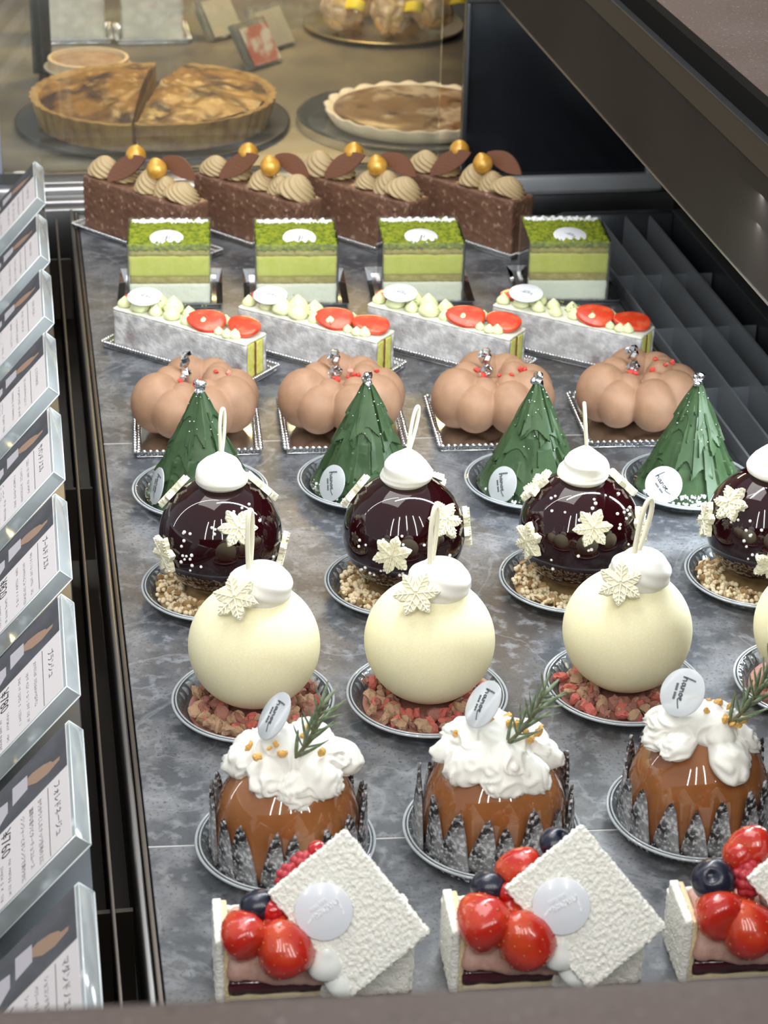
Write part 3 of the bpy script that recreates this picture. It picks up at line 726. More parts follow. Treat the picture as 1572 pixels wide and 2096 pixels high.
for i, (x, y) in enumerate(mpos):
    a = math.radians([-5, -5, -5, -6][i])
    px, py = x - math.sin(a) * md / 2, y + math.cos(a) * md / 2
    tr = thing('cake_tray', 'flat dark clear tray under the %s matcha cake' % ORD[i], 'tray', (px, py, 0), a, 'trays under matcha cakes')
    part('base', TRM[0], DTRAY, tr); part('lip', TRM[1], PLASTIC, tr)
    t = thing('matcha_cake', 'layered matcha cake in clear film with white logo disc, %s' % ORD[i], 'cake', (px, py, .14), a, GM)
    z = 0
    for k, (n_, mt, h, _) in enumerate(lay): part(n_, LM[k], mt, t, (0, 0, z)); z += h
    part('powder_top', MTOP, MATP, t, (0, 0, z)); part('sugar_edge', MSN, SUGAR, t, (0, md / 2 - .45, z + .36))
    part('film', FILMM, FILM, t, (0, 0, 0))
    disc(t, ([-.2, .25, -.1, .15][i], -1.55, z + .52), (math.radians([9, 13, 8, 9][i]), 0, 0), DISC, INKG, 1.08, math.radians([80, 80, 80, 140][i]), True)

# ------------------------------------------------------------------ chocolate bars
GC = 'nutty chocolate bar cakes'
Lc, Wc, Hc = 12.2, 2.9, 4.6
CBAR = gridbox('body', Lc, Wc, Hc, .12, .22, lambda p, n: .07 * max(0, nz(p, 2.2, 1)) + .13 * max(0, nz(p, 3.6, 7) - .28) * 2 - .02)
def swirl_mesh(seed, R=1.35, H=1.9, tw=1.5):
    prof = []
    for q in range(29):
        u = q / 28; prof.append((R * (math.sin(PI * (.5 + .5 * u)) ** .62 if u > 0 else 1) * (1 if u > .08 else .8 + 2.5 * u), H * u))
    prof = [(0, 0)] + prof
    return lathe('piped_cream', prof, 108, lambda th, i, r, z: (r * (1 + .17 * abs(math.sin(4.5 * (th + tw * z))) - .08 + .03 * nz((math.cos(th), math.sin(th), z), 1, seed)), z))
SW = [swirl_mesh(0), swirl_mesh(1, 1.3, 1.7, 1.9), swirl_mesh(2, 1.4, 2.2, 1.2)]
def leaf_mesh():
    V, F = [], []; n = 16
    for z in (-.09, .09):
        for i in range(n + 1):
            u = i / n; wv = 1.05 * math.sin(PI * min(1, .04 + u * .96)) ** .8
            V += [(-2.1 + 4.2 * u, -wv * .55, z + .35 * (u - .5) ** 2), (-2.1 + 4.2 * u, wv, z + .35 * (u - .5) ** 2)]
    k = 2 * (n + 1)
    for i in range(n):
        a = 2 * i; F += [(a, a + 1, a + 3, a + 2), (k + a, k + a + 2, k + a + 3, k + a + 1), (a, a + 2, k + a + 2, k + a), (a + 1, k + a + 1, k + a + 3, a + 3)]
    F += [(0, k, k + 1, 1), (2 * n, 2 * n + 1, k + 2 * n + 1, k + 2 * n)]
    return mk('chocolate_leaf', V, F, False)
LEAF = leaf_mesh()
HAZ = blob('hazelnut', 4, lambda d: Vector((d.x * .84, d.y * .84, d.z * .82 + .16 * max(0, d.z) ** 6)))
TRC = tray_meshes(13.6, 4.4, .15, .26)
cpos = [(-.95, 72.6), (8.35, 72.4), (17.15, 71.75), (26.1, 71.6)]
cang = [-50, -50, -49, -52]
for i, (x, y) in enumerate(cpos):
    a = math.radians(cang[i]); rnd = random.Random(i + 60)
    tray(TRC, (x, y, 0), a, 'long silver tray under the %s chocolate bar cake' % ORD[i], 'silver trays under chocolate bars')
    t = thing('chocolate_cake', 'nutty chocolate bar cake with mocha cream and gold hazelnuts, %s' % ORD[i], 'cake', (x, y, .14), a, GC)
    part('body', CBAR, CHOC, t)
    for k, bx in enumerate((-4.6, -2.5, .9, 2.5, 4.35)):
        part('piped_cream', SW[(k + i) % 3], MOCHA, t, (bx, (-.15, .25, -.3, .2, -.05)[k], Hc), (rnd.uniform(-.1, .1), .25 if k > 2 else 0, k * 1.7), (1.15, .95, .9) if k in (0, 4) else .86)
    part('chocolate_leaf', LEAF, CHLEAF, t, (-1.35, -.62, Hc + 1.4), (math.radians(72), math.radians(-34), math.radians(22)), 1.0)
    part('chocolate_leaf', LEAF, CHLEAF, t, (3.1, 1.0, Hc + 2.0), (math.radians(74), math.radians(12), math.radians(-2)), .95)
    part('hazelnut', HAZ, GOLD, t, (-1.35, .35, Hc + 2.35), (.2, .3, 0)); part('hazelnut', HAZ, GOLD, t, (1.75, -.25, Hc + 2.0), (.15, -.2, 0))

# ------------------------------------------------------------------ caramel domes
GK = 'caramel dome cakes'
prof = [(0, 0), (3.25, 0), (3.42, .25)]
for q in range(1, 30):
    u = q / 29; prof.append((3.5 * (1 - u ** 2.6) ** .5 if u < 1 else 0, .6 + 4.9 * u))
DOME = lathe('dome', prof, 96, lambda th, i, r, z: (r * (1 + .012 * nz((math.cos(th), math.sin(th), z * .5), 1.3, 2)), z))
def shard_mesh(seed):
    rnd = random.Random(seed); nu, nv = 9, 9; wd = rnd.uniform(1.3, 1.95); h = rnd.uniform(3.0, 4.1); u0 = rnd.uniform(.2, .8); V, F = [], []; ph = rnd.uniform(0, 6)
    def hgt(u):
        e = abs(u - u0) / (u0 if u < u0 else 1 - u0); return h * (1 - .72 * e ** 1.5) + .06 * math.sin(u * 17 + ph)
    for lay_ in (0, .13):
        for i in range(nu + 1):
            u = i / nu; 
            for j in range(nv + 1):
                v = j / nv; z = v * hgt(u); x = (u - .5) * wd * (1 - .18 * v); th = x / 3.6
                r = 3.6 + lay_ + .06 * nz((u * 2, v * 3, seed), 1.5, seed)
                V.append((r * math.sin(th), -(r * math.cos(th)), z))
    k = (nu + 1) * (nv + 1); st = nv + 1
    for i in range(nu):
        for j in range(nv):
            a = i * st + j; F += [(a, a + 1, a + st + 1, a + st), (k + a, k + a + st, k + a + st + 1, k + a + 1)]
    for i in range(nu): a = i * st; F += [(a, a + st, k + a + st, k + a), (a + nv, k + a + nv, k + a + st + nv, a + st + nv)]
    for j in range(nv): F += [(j, k + j, k + j + 1, j + 1), (nu * st + j, nu * st + j + 1, k + nu * st + j + 1, k + nu * st + j)]
    return mk('chocolate_shard', V, F, False)
SHARDS = [shard_mesh(s) for s in range(9)]
def dollop(seed):
    rnd = random.Random(seed); sp = [((0, 0, .3), 1.5)]
    for k in range(8):
        a = 2 * PI * (k + rnd.uniform(-.3, .3)) / 8; R = rnd.uniform(1.6, 2.15); sp.append(((R * math.cos(a) * 1.08, R * math.sin(a), rnd.uniform(-.25, .2)), rnd.uniform(.75, 1.12)))
    for k in range(6):
        a = 2 * PI * k / 6 + rnd.uniform(-.4, .4); R = rnd.uniform(.7, 1.7); sp.append(((R * math.cos(a), R * math.sin(a), rnd.uniform(.25, .7)), rnd.uniform(.7, 1.0)))
    def post(P):
        for i, p in enumerate(P):
            x, y, z = p; g = nz((x, y, z), .9, seed) * 2.2
            f = .09 * (1 - 2 * abs(math.sin(1.9 * (x * math.cos(g) + y * math.sin(g)) + 1.2 * z))) + .05 * nz(p, 1.6, seed + 1)
            l = math.sqrt(x * x + y * y + z * z) + 1e-6; k = 1 + f / l
            r2 = (x * x + y * y)
            P[i] = (x * k * 1.08, y * k * 1.08, z * k * .66 - .085 * r2)
        return P
    return star('whipped_cream', 6, (0, 0, .1), sp, post)
def sprig(seed, L=3.4):
    rnd = random.Random(seed); items = []
    pts = [(.15 * math.sin(q * .35), .05 * q / 8, L * q / 10) for q in range(11)]
    st = tube('stem', pts, [.09 - .005 * q for q in range(11)], 6)
    V, F = [], []
    for k in range(26):
        u = .05 + .95 * k / 25; base = Vector(pts[int(u * 10)]); a = k * 2.4 + rnd.uniform(-.3, .3); ln = rnd.uniform(1.05, 1.6) * (1 if u < .8 else .7)
        d = Vector((math.cos(a), math.sin(a), 1.35)).normalized(); w_ = d.cross(Vector((0, 0, 1))).normalized(); n_ = w_.cross(d); o = len(V)
        for q in range(5):
            t_ = q / 4; c = base + d * (ln * t_) + Vector((0, 0, .12 * t_ * t_)); r = .085 * math.sin(PI * min(.97, .12 + .85 * t_)) ** .6 + .008
            V += [tuple(c + w_ * r), tuple(c + n_ * r * .55), tuple(c - w_ * r), tuple(c - n_ * r * .4)]
        for q in range(4):
            for e in range(4): F.append((o + q * 4 + e, o + q * 4 + (e + 1) % 4, o + q * 4 + 4 + (e + 1) % 4, o + q * 4 + 4 + e))
    return st, mk('needles', V, F)
STM, NDL = sprig(2)
kpos = [(.1, -13.5), (10.1, -13.8), (20.3, -13.7)]
kl = ['leftmost', 'middle', 'rightmost']
for i, (x, y) in enumerate(kpos):
    rnd = random.Random(i + 31)
    plate((x, y, 0), 'clear ribbed plate under the %s caramel dome cake' % kl[i], 'plates under caramel domes')
    t = thing('dome_cake', 'caramel dome cake with chocolate shards, whipped cream and rosemary, %s' % kl[i], 'cake', (x, y, .15), 0, GK)
    part('dome', DOME, CARAMEL, t, (.1, .15, .02), (0, 0, i * 2))
    ns = 17
    for k in range(ns):
        a = 2 * PI * (k + rnd.uniform(-.2, .2)) / ns
        part('chocolate_shard', SHARDS[rnd.randrange(9)], SHARD, t, (.1, .15, .02 + rnd.uniform(0, .06)), (0, 0, a), (rnd.uniform(.97, 1.06),) * 2 + (rnd.uniform(.85, 1.08),))
    cr = part('whipped_cream', dollop(5 + i * 3), CREAM, t, (.2, .25, 5.35), (math.radians(8), 0, i * .8))
    st = part('rosemary_stem', STM, STEM, t, [(.35, -.9, 5.9), (.3, -.8, 5.95), (1.0, -.7, 6.0)][i], (math.radians(12), math.radians([20, 25, 22][i]), math.radians([-15, -15, -20][i])), [1.15, 1.15, 1.3][i])
    part('rosemary_needles', NDL, ROSE, st, kind='stuff')
    for k in range(11):
        a = rnd.uniform(0, 2 * PI); r = rnd.uniform(.4, 2.2); bx, by = .2 + r * math.cos(a), .2 + r * math.sin(a) * .9
        part('nut_crumb', LUMPS[k % 7], NUT, t, (bx, by, 6.45 - .13 * r * r + rnd.uniform(0, .08)), (k, k * 2, 0), rnd.uniform(.14, .28))
    disc(t, [(-.45, .5, 7.35), (-.6, .5, 7.4), (-1.1, .3, 7.35)][i], frame([(-.8, -.1, .6), (-.78, -.14, .6), (-.65, -.4, .62)][i], (.5, 0, .9)), DISCG, INKG, 1.0, math.radians(-60))
    V, F = [], []
    for k in range(130):
        a = rnd.uniform(PI, 2 * PI); r = rnd.uniform(3.1, 3.42); rr = rnd.uniform(.03, .08); o = len(V)
        V += [(r * math.cos(a) + d[0] * rr, r * math.sin(a) + d[1] * rr, .08 + d[2] * rr) for d in DG]; F += [tuple(o + j for j in f) for f in FG]
    part('icing_sugar', mk('icing_sugar', V, F), SUGAR, t, kind='stuff')

# ------------------------------------------------------------------ berry cakes in the foreground
GB = 'coconut berry cakes'
COCOS = gridbox('coconut_lid', 4.35, 5.75, .55, .06, .12, lambda p, n: .08 * nz(p, 6.5, 1) + .07 * nz(p, 13, 2) - .02)
BW, BD = 8.6, 3.0
wallm = gridbox('coconut_wall', .4, BD, 3.45, .12, .1, lambda p, n: .06 * nz(p, 5, 3))
wallr = gridbox('coconut_wall', .5, BD, 3.1, .1, .1, lambda p, n: .09 * nz(p, 5, 3) + .05 * nz(p, 11, 4))
backw = gridbox('coconut_wall', BW, .4, 2.8, .14, .1, lambda p, n: .07 * nz(p, 5, 8))
spw = box('sponge_wall', .26, BD - .1, 3.3, .06)
MOU = gridbox('mousse', 4.5, BD + .1, 1.95, .18, .35, lambda p, n: .10 * nz(p, .9, 2) + .05 * nz(p, 3, 3))
SPB = gridbox('coconut_block', 3.9, 3.0, 2.5, .12, .1, lambda p, n: .06 * nz(p, 6, 3) + .05 * nz(p, 12, 5))
JEL = gridbox('berry_jelly', 4.4, BD - .3, .8, .3, .2, lambda p, n: .05 * nz(p, 2, 3))
def straw_mesh():
    prof = [(0, -1.15), (.3, -1.08), (.62, -.8), (.88, -.35), (1.0, .1), (.98, .45), (.8, .75), (.5, .9), (0, .92)]
    d2 = []
    for (r0, z0), (r1, z1) in zip(prof[:-1], prof[1:]):
        for q in range(3): d2.append((r0 + (r1 - r0) * q / 3, z0 + (z1 - z0) * q / 3))
    d2.append(prof[-1])
    body = lathe('strawberry', d2, 40, lambda th, i, r, z: (r * (1 + .05 * nz((math.cos(th), math.sin(th), z), 1.4, 3)), z))
    D, F = ico(1); V, FF = [], []
    for k in range(60):
        z = -1 + 1.7 * ((k + .5) / 60); a = k * 2.39996
        r = np.interp(z, [p[1] for p in d2], [p[0] for p in d2]) * 1.0
        c = Vector((r * math.cos(a), r * math.sin(a), z)); o = len(V)
        V += [tuple(c + Vector((d[0] * .032, d[1] * .032, d[2] * .055))) for d in D]; FF += [tuple(o + q for q in f) for f in F]
    return body, mk('seeds', V, FF)
STB, STS = straw_mesh()
RSP = star('raspberry', 5, (0, 0, 0), [((.62 * math.cos(k * 2.4) * math.sqrt(1 - (1 - 2 * (k + .5) / 36) ** 2), .62 * math.sin(k * 2.4) * math.sqrt(1 - (1 - 2 * (k + .5) / 36) ** 2), .75 * (1 - 2 * (k + .5) / 36)), .26) for k in range(36)] + [((0, 0, 0), .7)])
BLU = blob('blueberry', 4, lambda d: Vector((d.x * .86, d.y * .86, d.z * .76 - (.22 * max(0, 1 - (d.x * d.x + d.y * d.y) / .12) if d.z > 0 else 0))))
CUR = blob('redcurrant', 3, lambda d: d * .45)
e1 = (Vector(R_) * .756 + Vector(U_) * .655); e2 = (Vector(U_) * .76 - Vector(R_) * .65); nn = e1.cross(e2)
if nn.dot(Vector(F_)) > 0: nn = -nn; e1, e2 = e2, e1
lid_rot = Matrix((e1, e2, nn)).transposed()
bpos = [(.15, -22.6), (10.3, -23.3), (20.5, -24.0)]
bl = ['leftmost', 'middle', 'rightmost, cut off']
BER = [  # kind, position, rotation, scale
    [('s', (-3.05, -1.2, 3.45), (1.9, .3, .6), 1.05), ('s', (-1.35, -1.75, 3.0), (2.7, .2, 1.2), 1.22), ('b', (-2.35, .0, 4.0), (-.5, -.3, 0), 1.0), ('c', (-1.75, -.45, 4.1), (0, 0, 0), 1.15), ('c', (-1.3, .1, 4.3), (0, 0, 0), .95), ('s', (-1.7, -.7, 3.3), (1.4, .7, 2.6), .8), ('r', (-.9, .8, 4.8), (0, .5, 0), .8), ('r', (-.35, 1.1, 5.2), (.5, .2, 1), .75), ('c', (.3, 1.4, 5.8), (0, 0, 0), .95), ('s', (-.6, .7, 3.7), (1.4, .7, 2.6), 1.0)],
    [('s', (-2.85, -1.2, 3.6), (2.0, .2, .7), 1.25), ('s', (-1.15, -1.8, 3.05), (2.7, -.2, 1.2), 1.28), ('b', (-2.4, .4, 4.2), (-.5, .3, 0), 1.0), ('c', (-1.7, -.1, 4.25), (0, 0, 0), 1.1), ('c', (-1.3, .2, 4.2), (0, 0, 0), .9), ('s', (-1.5, -.7, 3.4), (1.4, .7, 2.6), .85), ('s', (-1.0, .8, 4.8), (1.5, .1, 1.4), 1.0), ('r', (-1.0, .4, 4.0), (.5, .2, 1), .75), ('b', (.7, 1.6, 5.5), (.3, .4, 0), .9), ('s', (-.2, 1.0, 3.8), (1.4, .7, 2.6), 1.0)],
    [('s', (-2.7, -1.1, 3.5), (1.6, 1.2, .2), 1.15), ('s', (-1.5, -1.7, 3.0), (2.6, .1, 1.2), 1.25), ('b', (-2.8, -.1, 4.5), (.6, -.4, 0), 1.15), ('c', (-1.5, .6, 4.8), (0, 0, 0), 1.0), ('r', (-1.2, .0, 4.4), (0, .5, 0), .95), ('s', (-1.4, .9, 5.0), (1.5, 1.0, .4), .8), ('s', (-.9, 1.1, 5.4), (1.5, .1, 1.4), .9), ('s', (-1.6, .4, 3.6), (1.4, .7, 2.6), 1.0)]]
for i, (x, y) in enumerate(bpos):
    t = thing('berry_cake', 'coconut coated berry cake with leaning white lid and logo disc, %s' % bl[i], 'cake', (x, y, 0), math.radians(-3), GB)
    part('berry_jelly', JEL, JELLY, t, (-1.6, -.2, .38)); part('mousse', MOU, MOUSSE, t, (-1.6, -.3, 1.05), (0, math.radians(8), 0)); part('coconut_block', SPB, COCO, t, (2.2, -.1, .1))
    part('coconut_wall', wallm, COCO, t, (-BW / 2 + .2, 0, 0)); part('sponge_wall', spw, SPONGE, t, (-BW / 2 + .5, 0, .05))
    part('coconut_wall', wallr, COCO, t, (BW / 2 - .25, .1, 0)); part('coconut_wall', backw, COCO, t, (0, BD / 2 + .1, 0))
    part('sponge_base', box('sponge_base', 4.4, BD - .2, .4, .08), SPONGE, t, (-1.7, 0, .02))
    for k, (bx, by, s) in enumerate(((.45, -1.75, .85), (1.05, -2.1, .8), (.5, .3, 1.1))):
        part('meringue_dot', DOTS[k % 3], MERING, t, (bx, by, (1.9, 1.1, 2.6)[k]), (.3, 0, k), s)
    for kd, loc, rot, s in BER[i]:
        if kd == 's':
            b = part('strawberry', STB, STRAW, t, loc, rot, s); part('seeds', STS, SEED, b, kind='stuff')
        elif kd == 'b': part('blueberry', BLU, BLUEB, t, loc, rot, s)
        elif kd == 'c': part('redcurrant', CUR, CURR, t, loc, rot, s)
        else: part('raspberry', RSP, RASP, t, loc, rot, s)
    lc = Vector([(1.5, -.9, 4.2), (1.53, -1.2, 4.2), (1.96, -1.2, 4.2)][i])
    part('coconut_lid', COCOS, COCO, t, lc, lid_rot)
    dl_ = lc + lid_rot @ Vector((-.75, .75, .62))
    disc(t, dl_, lid_rot, DISC, INKW, 1.03, math.radians(177 - 8 * i))

# ------------------------------------------------------------------ acrylic price cards along the left
def text_mesh(body, size):
    c = bpy.data.curves.new('t', 'FONT'); c.body = body; c.size = size * S; c.fill_mode = 'FRONT'; c.resolution_u = 2
    o = bpy.data.objects.new('t', c); COL.objects.link(o); dg = bpy.context.evaluated_depsgraph_get()
    me = bpy.data.meshes.new_from_object(o.evaluated_get(dg)); bpy.data.objects.remove(o); bpy.data.curves.remove(c); me.name = 'lettering'
    return me
CW_, CH_, CT_ = 9.2, 6.9, .85                          # width (reading direction), height, thickness
acr = box('acrylic_block', CW_, CH_, CT_, .06, (0, -CH_ / 2, -CT_))
def edge_mesh():
    hx = CW_ / 2; it = []
    for z in (0, -CT_):
        for a, b in (((-hx, 0), (hx, 0)), ((hx, 0), (hx, -CH_)), ((hx, -CH_), (-hx, -CH_)), ((-hx, -CH_), (-hx, 0))):
            it.append((tube('e', [(a[0], a[1], z), (b[0], b[1], z)], .035, 5), Matrix.Identity(4)))
    for x_ in (-hx, hx): it.append((tube('e', [(x_, 0, 0), (x_, 0, -CT_)], .035, 5), Matrix.Identity(4)))
    return join('edge_glint', it)
EDGE = edge_mesh()  # thin tubes drawn as bright glints along the block edges
cardm = box('card', CW_ - .16, CH_ - .3, .03, 0, (-.04, -CH_ / 2 - .08, .005))
def poly(name, pts, z): return mk(name, [(a, b, z) for a, b in pts], [tuple(range(len(pts)))], False)
PHX = -1.15                                            # photograph on the card's left part
photo = poly('photo_print', [(-4.62, -.24), (PHX, -.24), (PHX, -6.68), (-4.62, -6.68)], .042)
hand = poly('printed_hand', [(-2.75, -3.1), (-2.2, -2.4), (-2.0, -1.6), (-2.15, -.75), (-2.4, -.7), (-2.5, -1.2), (-2.75, -1.35), (-3.1, -1.9), (-3.35, -2.7), (-3.3, -3.15)], .048)
cuff = poly('printed_cuff', [(-2.45, -3.05), (-3.6, -3.05), (-3.75, -4.15), (-2.3, -4.15)], .05)
cuff2 = poly('printed_sleeve', [(-2.2, -4.5), (-3.1, -4.5), (-3.6, -6.4), (-2.5, -6.4), (-1.7, -5.2)], .05)
rule = poly('ruled_line', [(PHX + .25, -1.62), (4.35, -1.62), (4.35, -1.66), (PHX + .25, -1.66)], .045)
def marks(seed, rows):
    """lines of small print too fine to read"""
    rnd = random.Random(seed); V, F = [], []
    for yy, x0, x1, hh in rows:
        x_ = x0
        while x_ < x1:
            w_ = rnd.uniform(.08, .16)
            if rnd.random() > .14:
                for q in range(2):
                    o = len(V); a = x_ + rnd.uniform(0, .04); b = yy + (q - .5) * hh * rnd.uniform(.3, .7)
                    V += [(a, b, .045), (a + w_ * rnd.uniform(.4, .9), b + rnd.uniform(-.04, .04), .045), (a + w_ * .8, b + .05, .045), (a, b + .05, .045)]; F.append((o, o + 1, o + 2, o + 3))
            x_ += w_ + .06
    return mk('small_print', V, F, False)
XC = -9.8; ZT = 6.05; SL = math.radians(48)
# local x = reading direction (towards the viewer, -Y), local y = up the card (+X and up), local z = face normal
cr_ = Matrix(((0, math.cos(SL), -math.sin(SL)), (-1, 0, 0), (0, math.sin(SL), math.cos(SL)))).transposed()
cr_ = Matrix((Vector((0, -1, 0)), Vector((math.cos(SL), 0, math.sin(SL))), Vector((-math.sin(SL), 0, math.cos(SL))))).transposed()
CARDS = [  # far-top y, title, description lines, price, what is known
    (-22.5, 'マダンドノエル', ['ショコンド生地と', 'ベリーのムースの', 'ショートケーキ'], '¥7', 'foremost price card holder, cut off by the brown ledge'),
    (-9.9, 'フォレドネージュ', ['かりかりとしたナッツ生地の上に', '濃厚な香りビターチョコムース', 'ジンジャーとオレンジで爽やかに'], '¥760', 'acrylic price card holder reading 760 yen, beside the caramel domes'),
    (2.4, 'ブランシュ', None, '¥780', 'acrylic price card holder reading 780 yen, beside the white balls'),
    (14.2, 'ブールドノエル', None, '¥820', 'acrylic price card holder with pale cuffs, beside the cherry balls'),
    (26.3, 'サパンドノエル', None, None, 'acrylic price card holder beside the green trees'),
    (38.7, None, None, None, 'acrylic price card holder beside the tan pumpkin cakes'),
    (50.8, None, None, None, 'acrylic price card holder beside the strawberry bar cakes'),
    (62.9, None, None, None, 'acrylic price card holder beside the matcha cakes'),
    (76.2, None, None, None, 'farthest price card holder before the glass, beside the chocolate bars')]
for k, (yf, title, lines, price, lab) in enumerate(CARDS):
    t = thing('price_card_holder', lab, 'price card', (XC, yf - CW_ / 2, ZT), 0, 'acrylic price card holders along the left')
    t.rotation_euler = cr_.to_euler()
    part('acrylic_block', acr, ACRYL, t); part('edge_glint', EDGE, ACEDGE, t)
    c = part('card', cardm, PAPER, t)
    p = part('photo_print', photo, DARKP, c); part('ruled_line', rule, INK, c)
    part('printed_hand', hand, SKIN, c); part('printed_cuff', cuff, CUFF, c); part('printed_sleeve', cuff2, CUFF, c)
    x0 = PHX + .35
    if title: part('title_lettering', text_mesh(title, .52), INK, c, (x0 + (.6 if len(title) < 6 else .1), -1.2, .045))
    else: part('title_lettering', marks(k + 3, [(-1.05, x0 + .6, 2.6, .25)]), INK, c)
    if lines:
        for q, s_ in enumerate(lines): part('description_lettering', text_mesh(s_, .33), INKL, c, (x0 + .1, -2.35 - .62 * q, .045))
    else: part('description_lettering', marks(k + 20, [(-2.25, x0 + .2, 3.9, .2), (-2.87, x0 + .5, 4.2, .2), (-3.5, x0 + .2, 3.8, .2)]), INKL, c)
    if price: part('price_lettering', text_mesh(price, .95), INK, c, (x0 - .1, -5.0, .045))
    else: part('price_lettering', marks(k + 40, [(-4.7, x0, 1.0, .5)]), INKL, c)
    part('small_print', marks(k + 60, [(-4.45, 1.5, 4.1, .18), (-5.0, 1.5, 4.1, .18), (-5.9, x0, 4.0, .16)]), INKL, c)

# ------------------------------------------------------------------ things behind the glass
qp = lathe('serving_plate', [(0, 0), (12, 0), (13.2, .4), (13.4, .5), (13.1, .52), (12.2, .25), (0, .22)], 96)
solo('serving_plate', qp, M('dark_round_plate', (.035, .033, .03), .3), 'large dark plate holding the two quiche halves', 'plate', (1.9, 106.2, .02))
def half_tart(name, R, H, cutw):
    """half of a fluted round tart, cut face along local x"""
    n = 80; V, F = [], []
    ring = []
    for j in range(n + 1):
        th = PI * j / n; ring.append((math.cos(th), math.sin(th), 1 + .022 * math.cos(th * 42)))
    return ring
def half_crust(R, H):
    n = 96; prof_ = [(0, 0), (.93, 0), (1.0, H), (.955, H + .05), (.92, H - .35), (0, H - .45)]; V, F = [], []; k = len(prof_)
    for j in range(n + 1):
        th = PI * j / n; f = 1 + .02 * abs(math.sin(th * 22))
        for i, (r, z) in enumerate(prof_):
            g = f if i in (1, 2, 3) else 1; V.append((R * r * g * math.cos(th), R * r * g * math.sin(th), z + (.12 * nz((th * 3, i, 0), 1.7, 2) if i in (2, 3) else 0)))
    for j in range(n):
        for i in range(k - 1): F.append((j * k + i, (j + 1) * k + i, (j + 1) * k + i + 1, j * k + i + 1))
    F.append(tuple(range(k))); F.append(tuple(range(n * k, n * k + k))[::-1])
    return mk('crust', V, F, False)
def half_fill(R, H, seed, dome=.8):
    n, mr = 60, 22; V, F = [], []
    for j in range(n + 1):
        th = PI * j / n
        for i in range(mr + 1):
            r = R * .93 * i / mr; x_, y_ = r * math.cos(th), r * math.sin(th)
            V.append((x_, y_ + .02, H - .15 + dome * (1 - (i / mr) ** 2) + .35 * nz((x_, y_, 0), .55, seed) + .2 * nz((x_, y_, 0), 1.4, seed + 4)))
    for j in range(n):
        for i in range(mr): F.append((j * (mr + 1) + i, j * (mr + 1) + i + 1, (j + 1) * (mr + 1) + i + 1, (j + 1) * (mr + 1) + i))
    b = len(V)                                          # cut face skirt
    cut = [V[n * (mr + 1) + i] for i in range(mr, -1, -1)] + [V[i] for i in range(1, mr + 1)]
    for p in cut: V += [p, (p[0], p[1], .15)]
    for i in range(len(cut) - 1): F.append((b + 2 * i, b + 2 * i + 1, b + 2 * i + 3, b + 2 * i + 2))
    return mk('filling', V, F)
for (x, y, rz, lab, sd) in ((1.1, 106.4, math.radians(80), 'left half of the browned quiche with fluted crust', 1), (2.9, 106.4, math.radians(-108), 'right half of the browned quiche with fluted crust', 5)):
    t = thing('quiche_half', lab, 'quiche', (x, y, .34), rz, 'quiche halves on the dark plate')
    part('crust', half_crust(10.9, 2.7), CRUST, t); part('filling', half_fill(10.9, 2.7, sd, 1.3), QUICHE, t)
# small tart shell on a pale dish on a black stand
st_ = thing('display_stand', 'small black display stand behind the quiche', 'stand', (-6.8, 121.5, .02))
part('stand_block', box('stand_block', 9, 4, .5, .05), BLACK, st_, (2.5, 0, 0)); part('stand_back', box('stand_back', 2.0, .6, 8.2, .05), BLACK, st_, (-1.6, 1.9, .5))
dsh = solo('pale_dish', lathe('pale_dish', [(0, 0), (3.2, 0), (4.5, 1.1), (4.6, 1.3), (4.4, 1.35), (3.2, .3), (0, .25)], 64), M('pale_ceramic', (.55, .46, .33), .4), 'small pale dish under the round tart shell', 'dish', (-3.7, 121.2, .52))
tt = thing('tart_shell', 'small round straight sided tart behind the quiche', 'tart', (-3.7, 121.2, .8))
part('shell', lathe('shell', [(0, 0), (4.0, 0), (4.15, 1.9), (3.8, 1.95), (3.7, 1.45), (0, 1.4)], 72, sharp=40), M('tart_shell_crust', (.60, .45, .28), .7, bump=(3, .4)), tt)
part('filling', lathe('filling', [(0, 1.62), (1.5, 1.6), (3.6, 1.55), (3.66, 1.45), (0, 1.45)], 48), M('tart_filling_brown', (.33, .19, .10), .3, noise_=(.6, (.45, .30, .18), .4, .65)), tt)
# chocolate pie on a glass plate
gp = solo('glass_plate', lathe('glass_plate', [(0, 0), (9.5, 0), (11.2, .6), (11.4, .75), (11.1, .8), (9.4, .25), (0, .2)], 96), PLASTIC, 'round glass plate under the chocolate pie', 'plate', (27.3, 104.5, .02))
pi_ = thing('chocolate_pie', 'chocolate cream pie with scalloped white rim on glass plate', 'pie', (27.6, 104.5, .28))
part('crust', lathe('crust', [(0, 0), (8.2, 0), (8.9, 1.3), (8.6, 1.4), (8.2, 1.05), (0, 1.0)], 140, lambda th, i, r, z: (r * (1 + (.02 * math.sin(22 * th) if i in (2, 3) else 0)), z + (.12 * math.sin(22 * th + 1) if i in (2, 3) else 0))), M('white_rim_cream', (.78, .68, .52), .6), pi_)
part('filling', blob('filling', 5, lambda d: Vector((d.x * 8.1, d.y * 8.1, 1.05 + (.5 * abs(d.z) ** .5 * (1 + .5 * nz(d, 3, 2)) if d.z > 0 else -.1)))), M('pie_chocolate_cream', (.22, .12, .055), .35, noise_=[(.22, (.52, .40, .27), .5, .62, 4), (.5, (.09, .045, .02), .55, .7, 5)]), pi_)
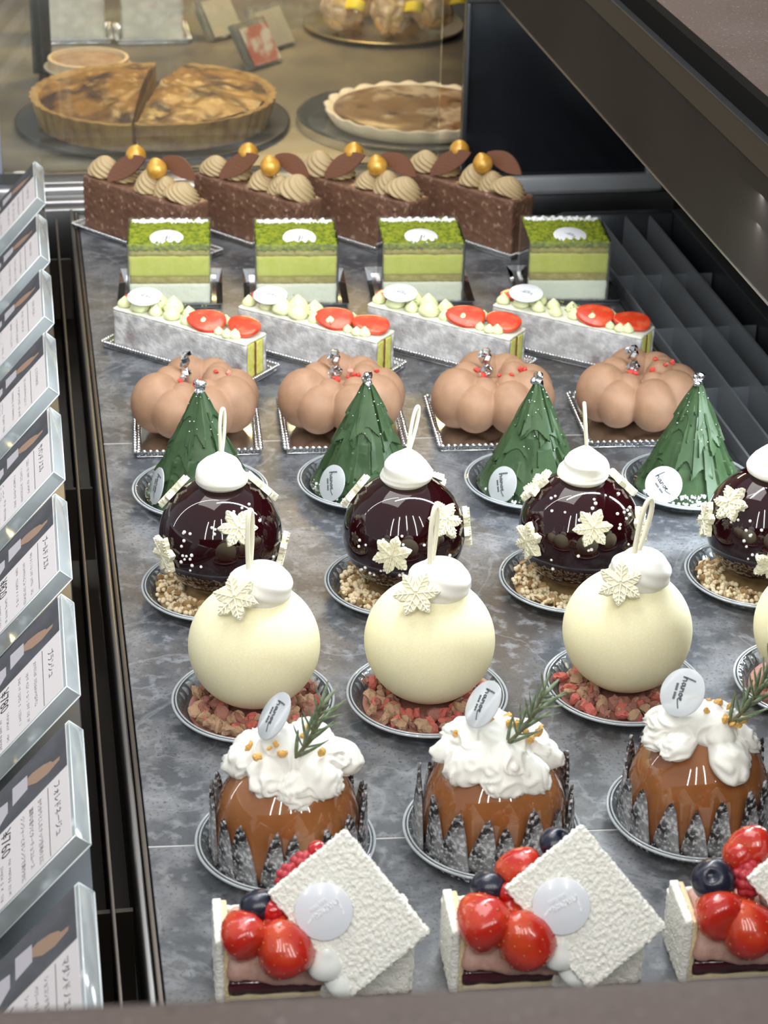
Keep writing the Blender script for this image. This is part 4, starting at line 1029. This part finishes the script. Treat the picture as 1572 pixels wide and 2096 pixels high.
# wrapped cakes with yellow ribbons on a platter
bs = solo('cake_platter', lathe('cake_platter', [(0, 0), (8, 0), (9.2, .5), (9.3, .7), (9.0, .7), (8, .25), (0, .22)], 80), M('brass_platter', (.55, .42, .2), .25, .9), 'brass platter of wrapped cakes with yellow ribbons', 'platter', (30.6, 141, .02))
WRAP = clear('cellophane', (.97, .9, .8), .42, (.9, .72, .48), .1, 1.5)
bagm = [lump('wrapper', 30 + s, 4, 1, .22, (1, .9, 1.15), 1.6) for s in range(3)]
cakem = blob('cupcake', 4, lambda d: Vector((d.x * 2.1, d.y * 2.0, d.z * 1.9 + .1 * nz(d, 2, 3))))
ribm = gridbox('ribbon', 3.6, 1.1, .22, .3, .1, lambda p, n: 0); 
for v in ribm.vertices: v.co.z += .006 * math.sin(v.co.x * 160)
RIB = M('yellow_ribbon', (.85, .62, .02), .5)
wpl = ['leftmost in front', 'middle in front', 'rightmost in front', 'left at the back', 'right at the back']
for k, (dx, dy) in enumerate(((-5.2, -2.6), (0, -4.6), (5.0, -2.4), (-2.7, 3.2), (3.0, 3.4))):
    t = thing('wrapped_cake', 'cellophane wrapped golden cake with yellow ribbon, %s' % wpl[k], 'cake', (30.6 + dx, 141 + dy, .32), k * .5, 'wrapped cakes on the brass platter')
    part('cupcake', cakem, M('golden_sponge', (.80, .55, .26), .6, noise_=(.5, (.62, .36, .14), .4, .7)), t, (0, 0, 2.2)); part('wrapper', bagm[k % 3], WRAP, t, (0, 0, 2.9), (0, 0, k), 2.45)
    part('ribbon', ribm, RIB, t, (.3, -2.2, 3.7), (1.0, .1, k * .3 - .5 - k * .5), 1.1)
# two white blocks on lace-edged silver trays
TRW = tray_meshes(8.2, 7.2, .2, .45)
WB = gridbox('block', 6.8, 5.2, 7.6, .3, .4, lambda p, n: .12 * nz(p, 1, 1) + .06 * nz(p, 2.6, 2))
for k, (x, y) in enumerate(((-4.6, 140.2), (4.0, 139.6))):
    s_ = ('left', 'right')[k]
    tray(TRW, (x, y, .05), 0, 'silver beaded tray under the %s white block cake at the back' % s_, 'silver trays at the back')
    t = thing('block_cake', 'tall white block cake at the back, the %s one of the two' % s_, 'cake', (x, y, .18), 0, 'white block cakes at the back')
    part('block', WB, M('white_block_cake', (.52, .49, .41), .7, noise_=(.5, (.62, .59, .5), .4, .7)), t)
# price card reflections in the glass, built as tilted clear blocks
CARDREFL = clear('clear_reflection', (.9, .9, .85), .3, (.45, .42, .36), .1, 1.5)
for k, (x, y, rz, red, lab) in enumerate(((12.2, 138, .7, 0, 'built reflection of a price card, tilted beside the white blocks'), (15.2, 126, .75, 1, 'built reflection of a price card with red print, nearest the quiche'), (17.6, 133, .8, 0, 'built reflection of a price card, in front of the brass platter'))):
    t = thing('card_reflection', lab, 'card reflection', (x, y, 0), rz)
    part('acrylic_block', box('acrylic_block', 5.2, .8, 5.2, .06), CARDREFL, t, (0, 0, 0), (math.radians(-32), 0, 0)); part('card', box('card', 4.4, .05, 4.2), M('card_red_print', (.34, .10, .07), .6, noise_=(.4, (.45, .4, .33), .45, .55)) if red else M('card_grey_print', (.30, .28, .22), .6), t, (0, -.46, .55), (math.radians(-32), 0, 0))
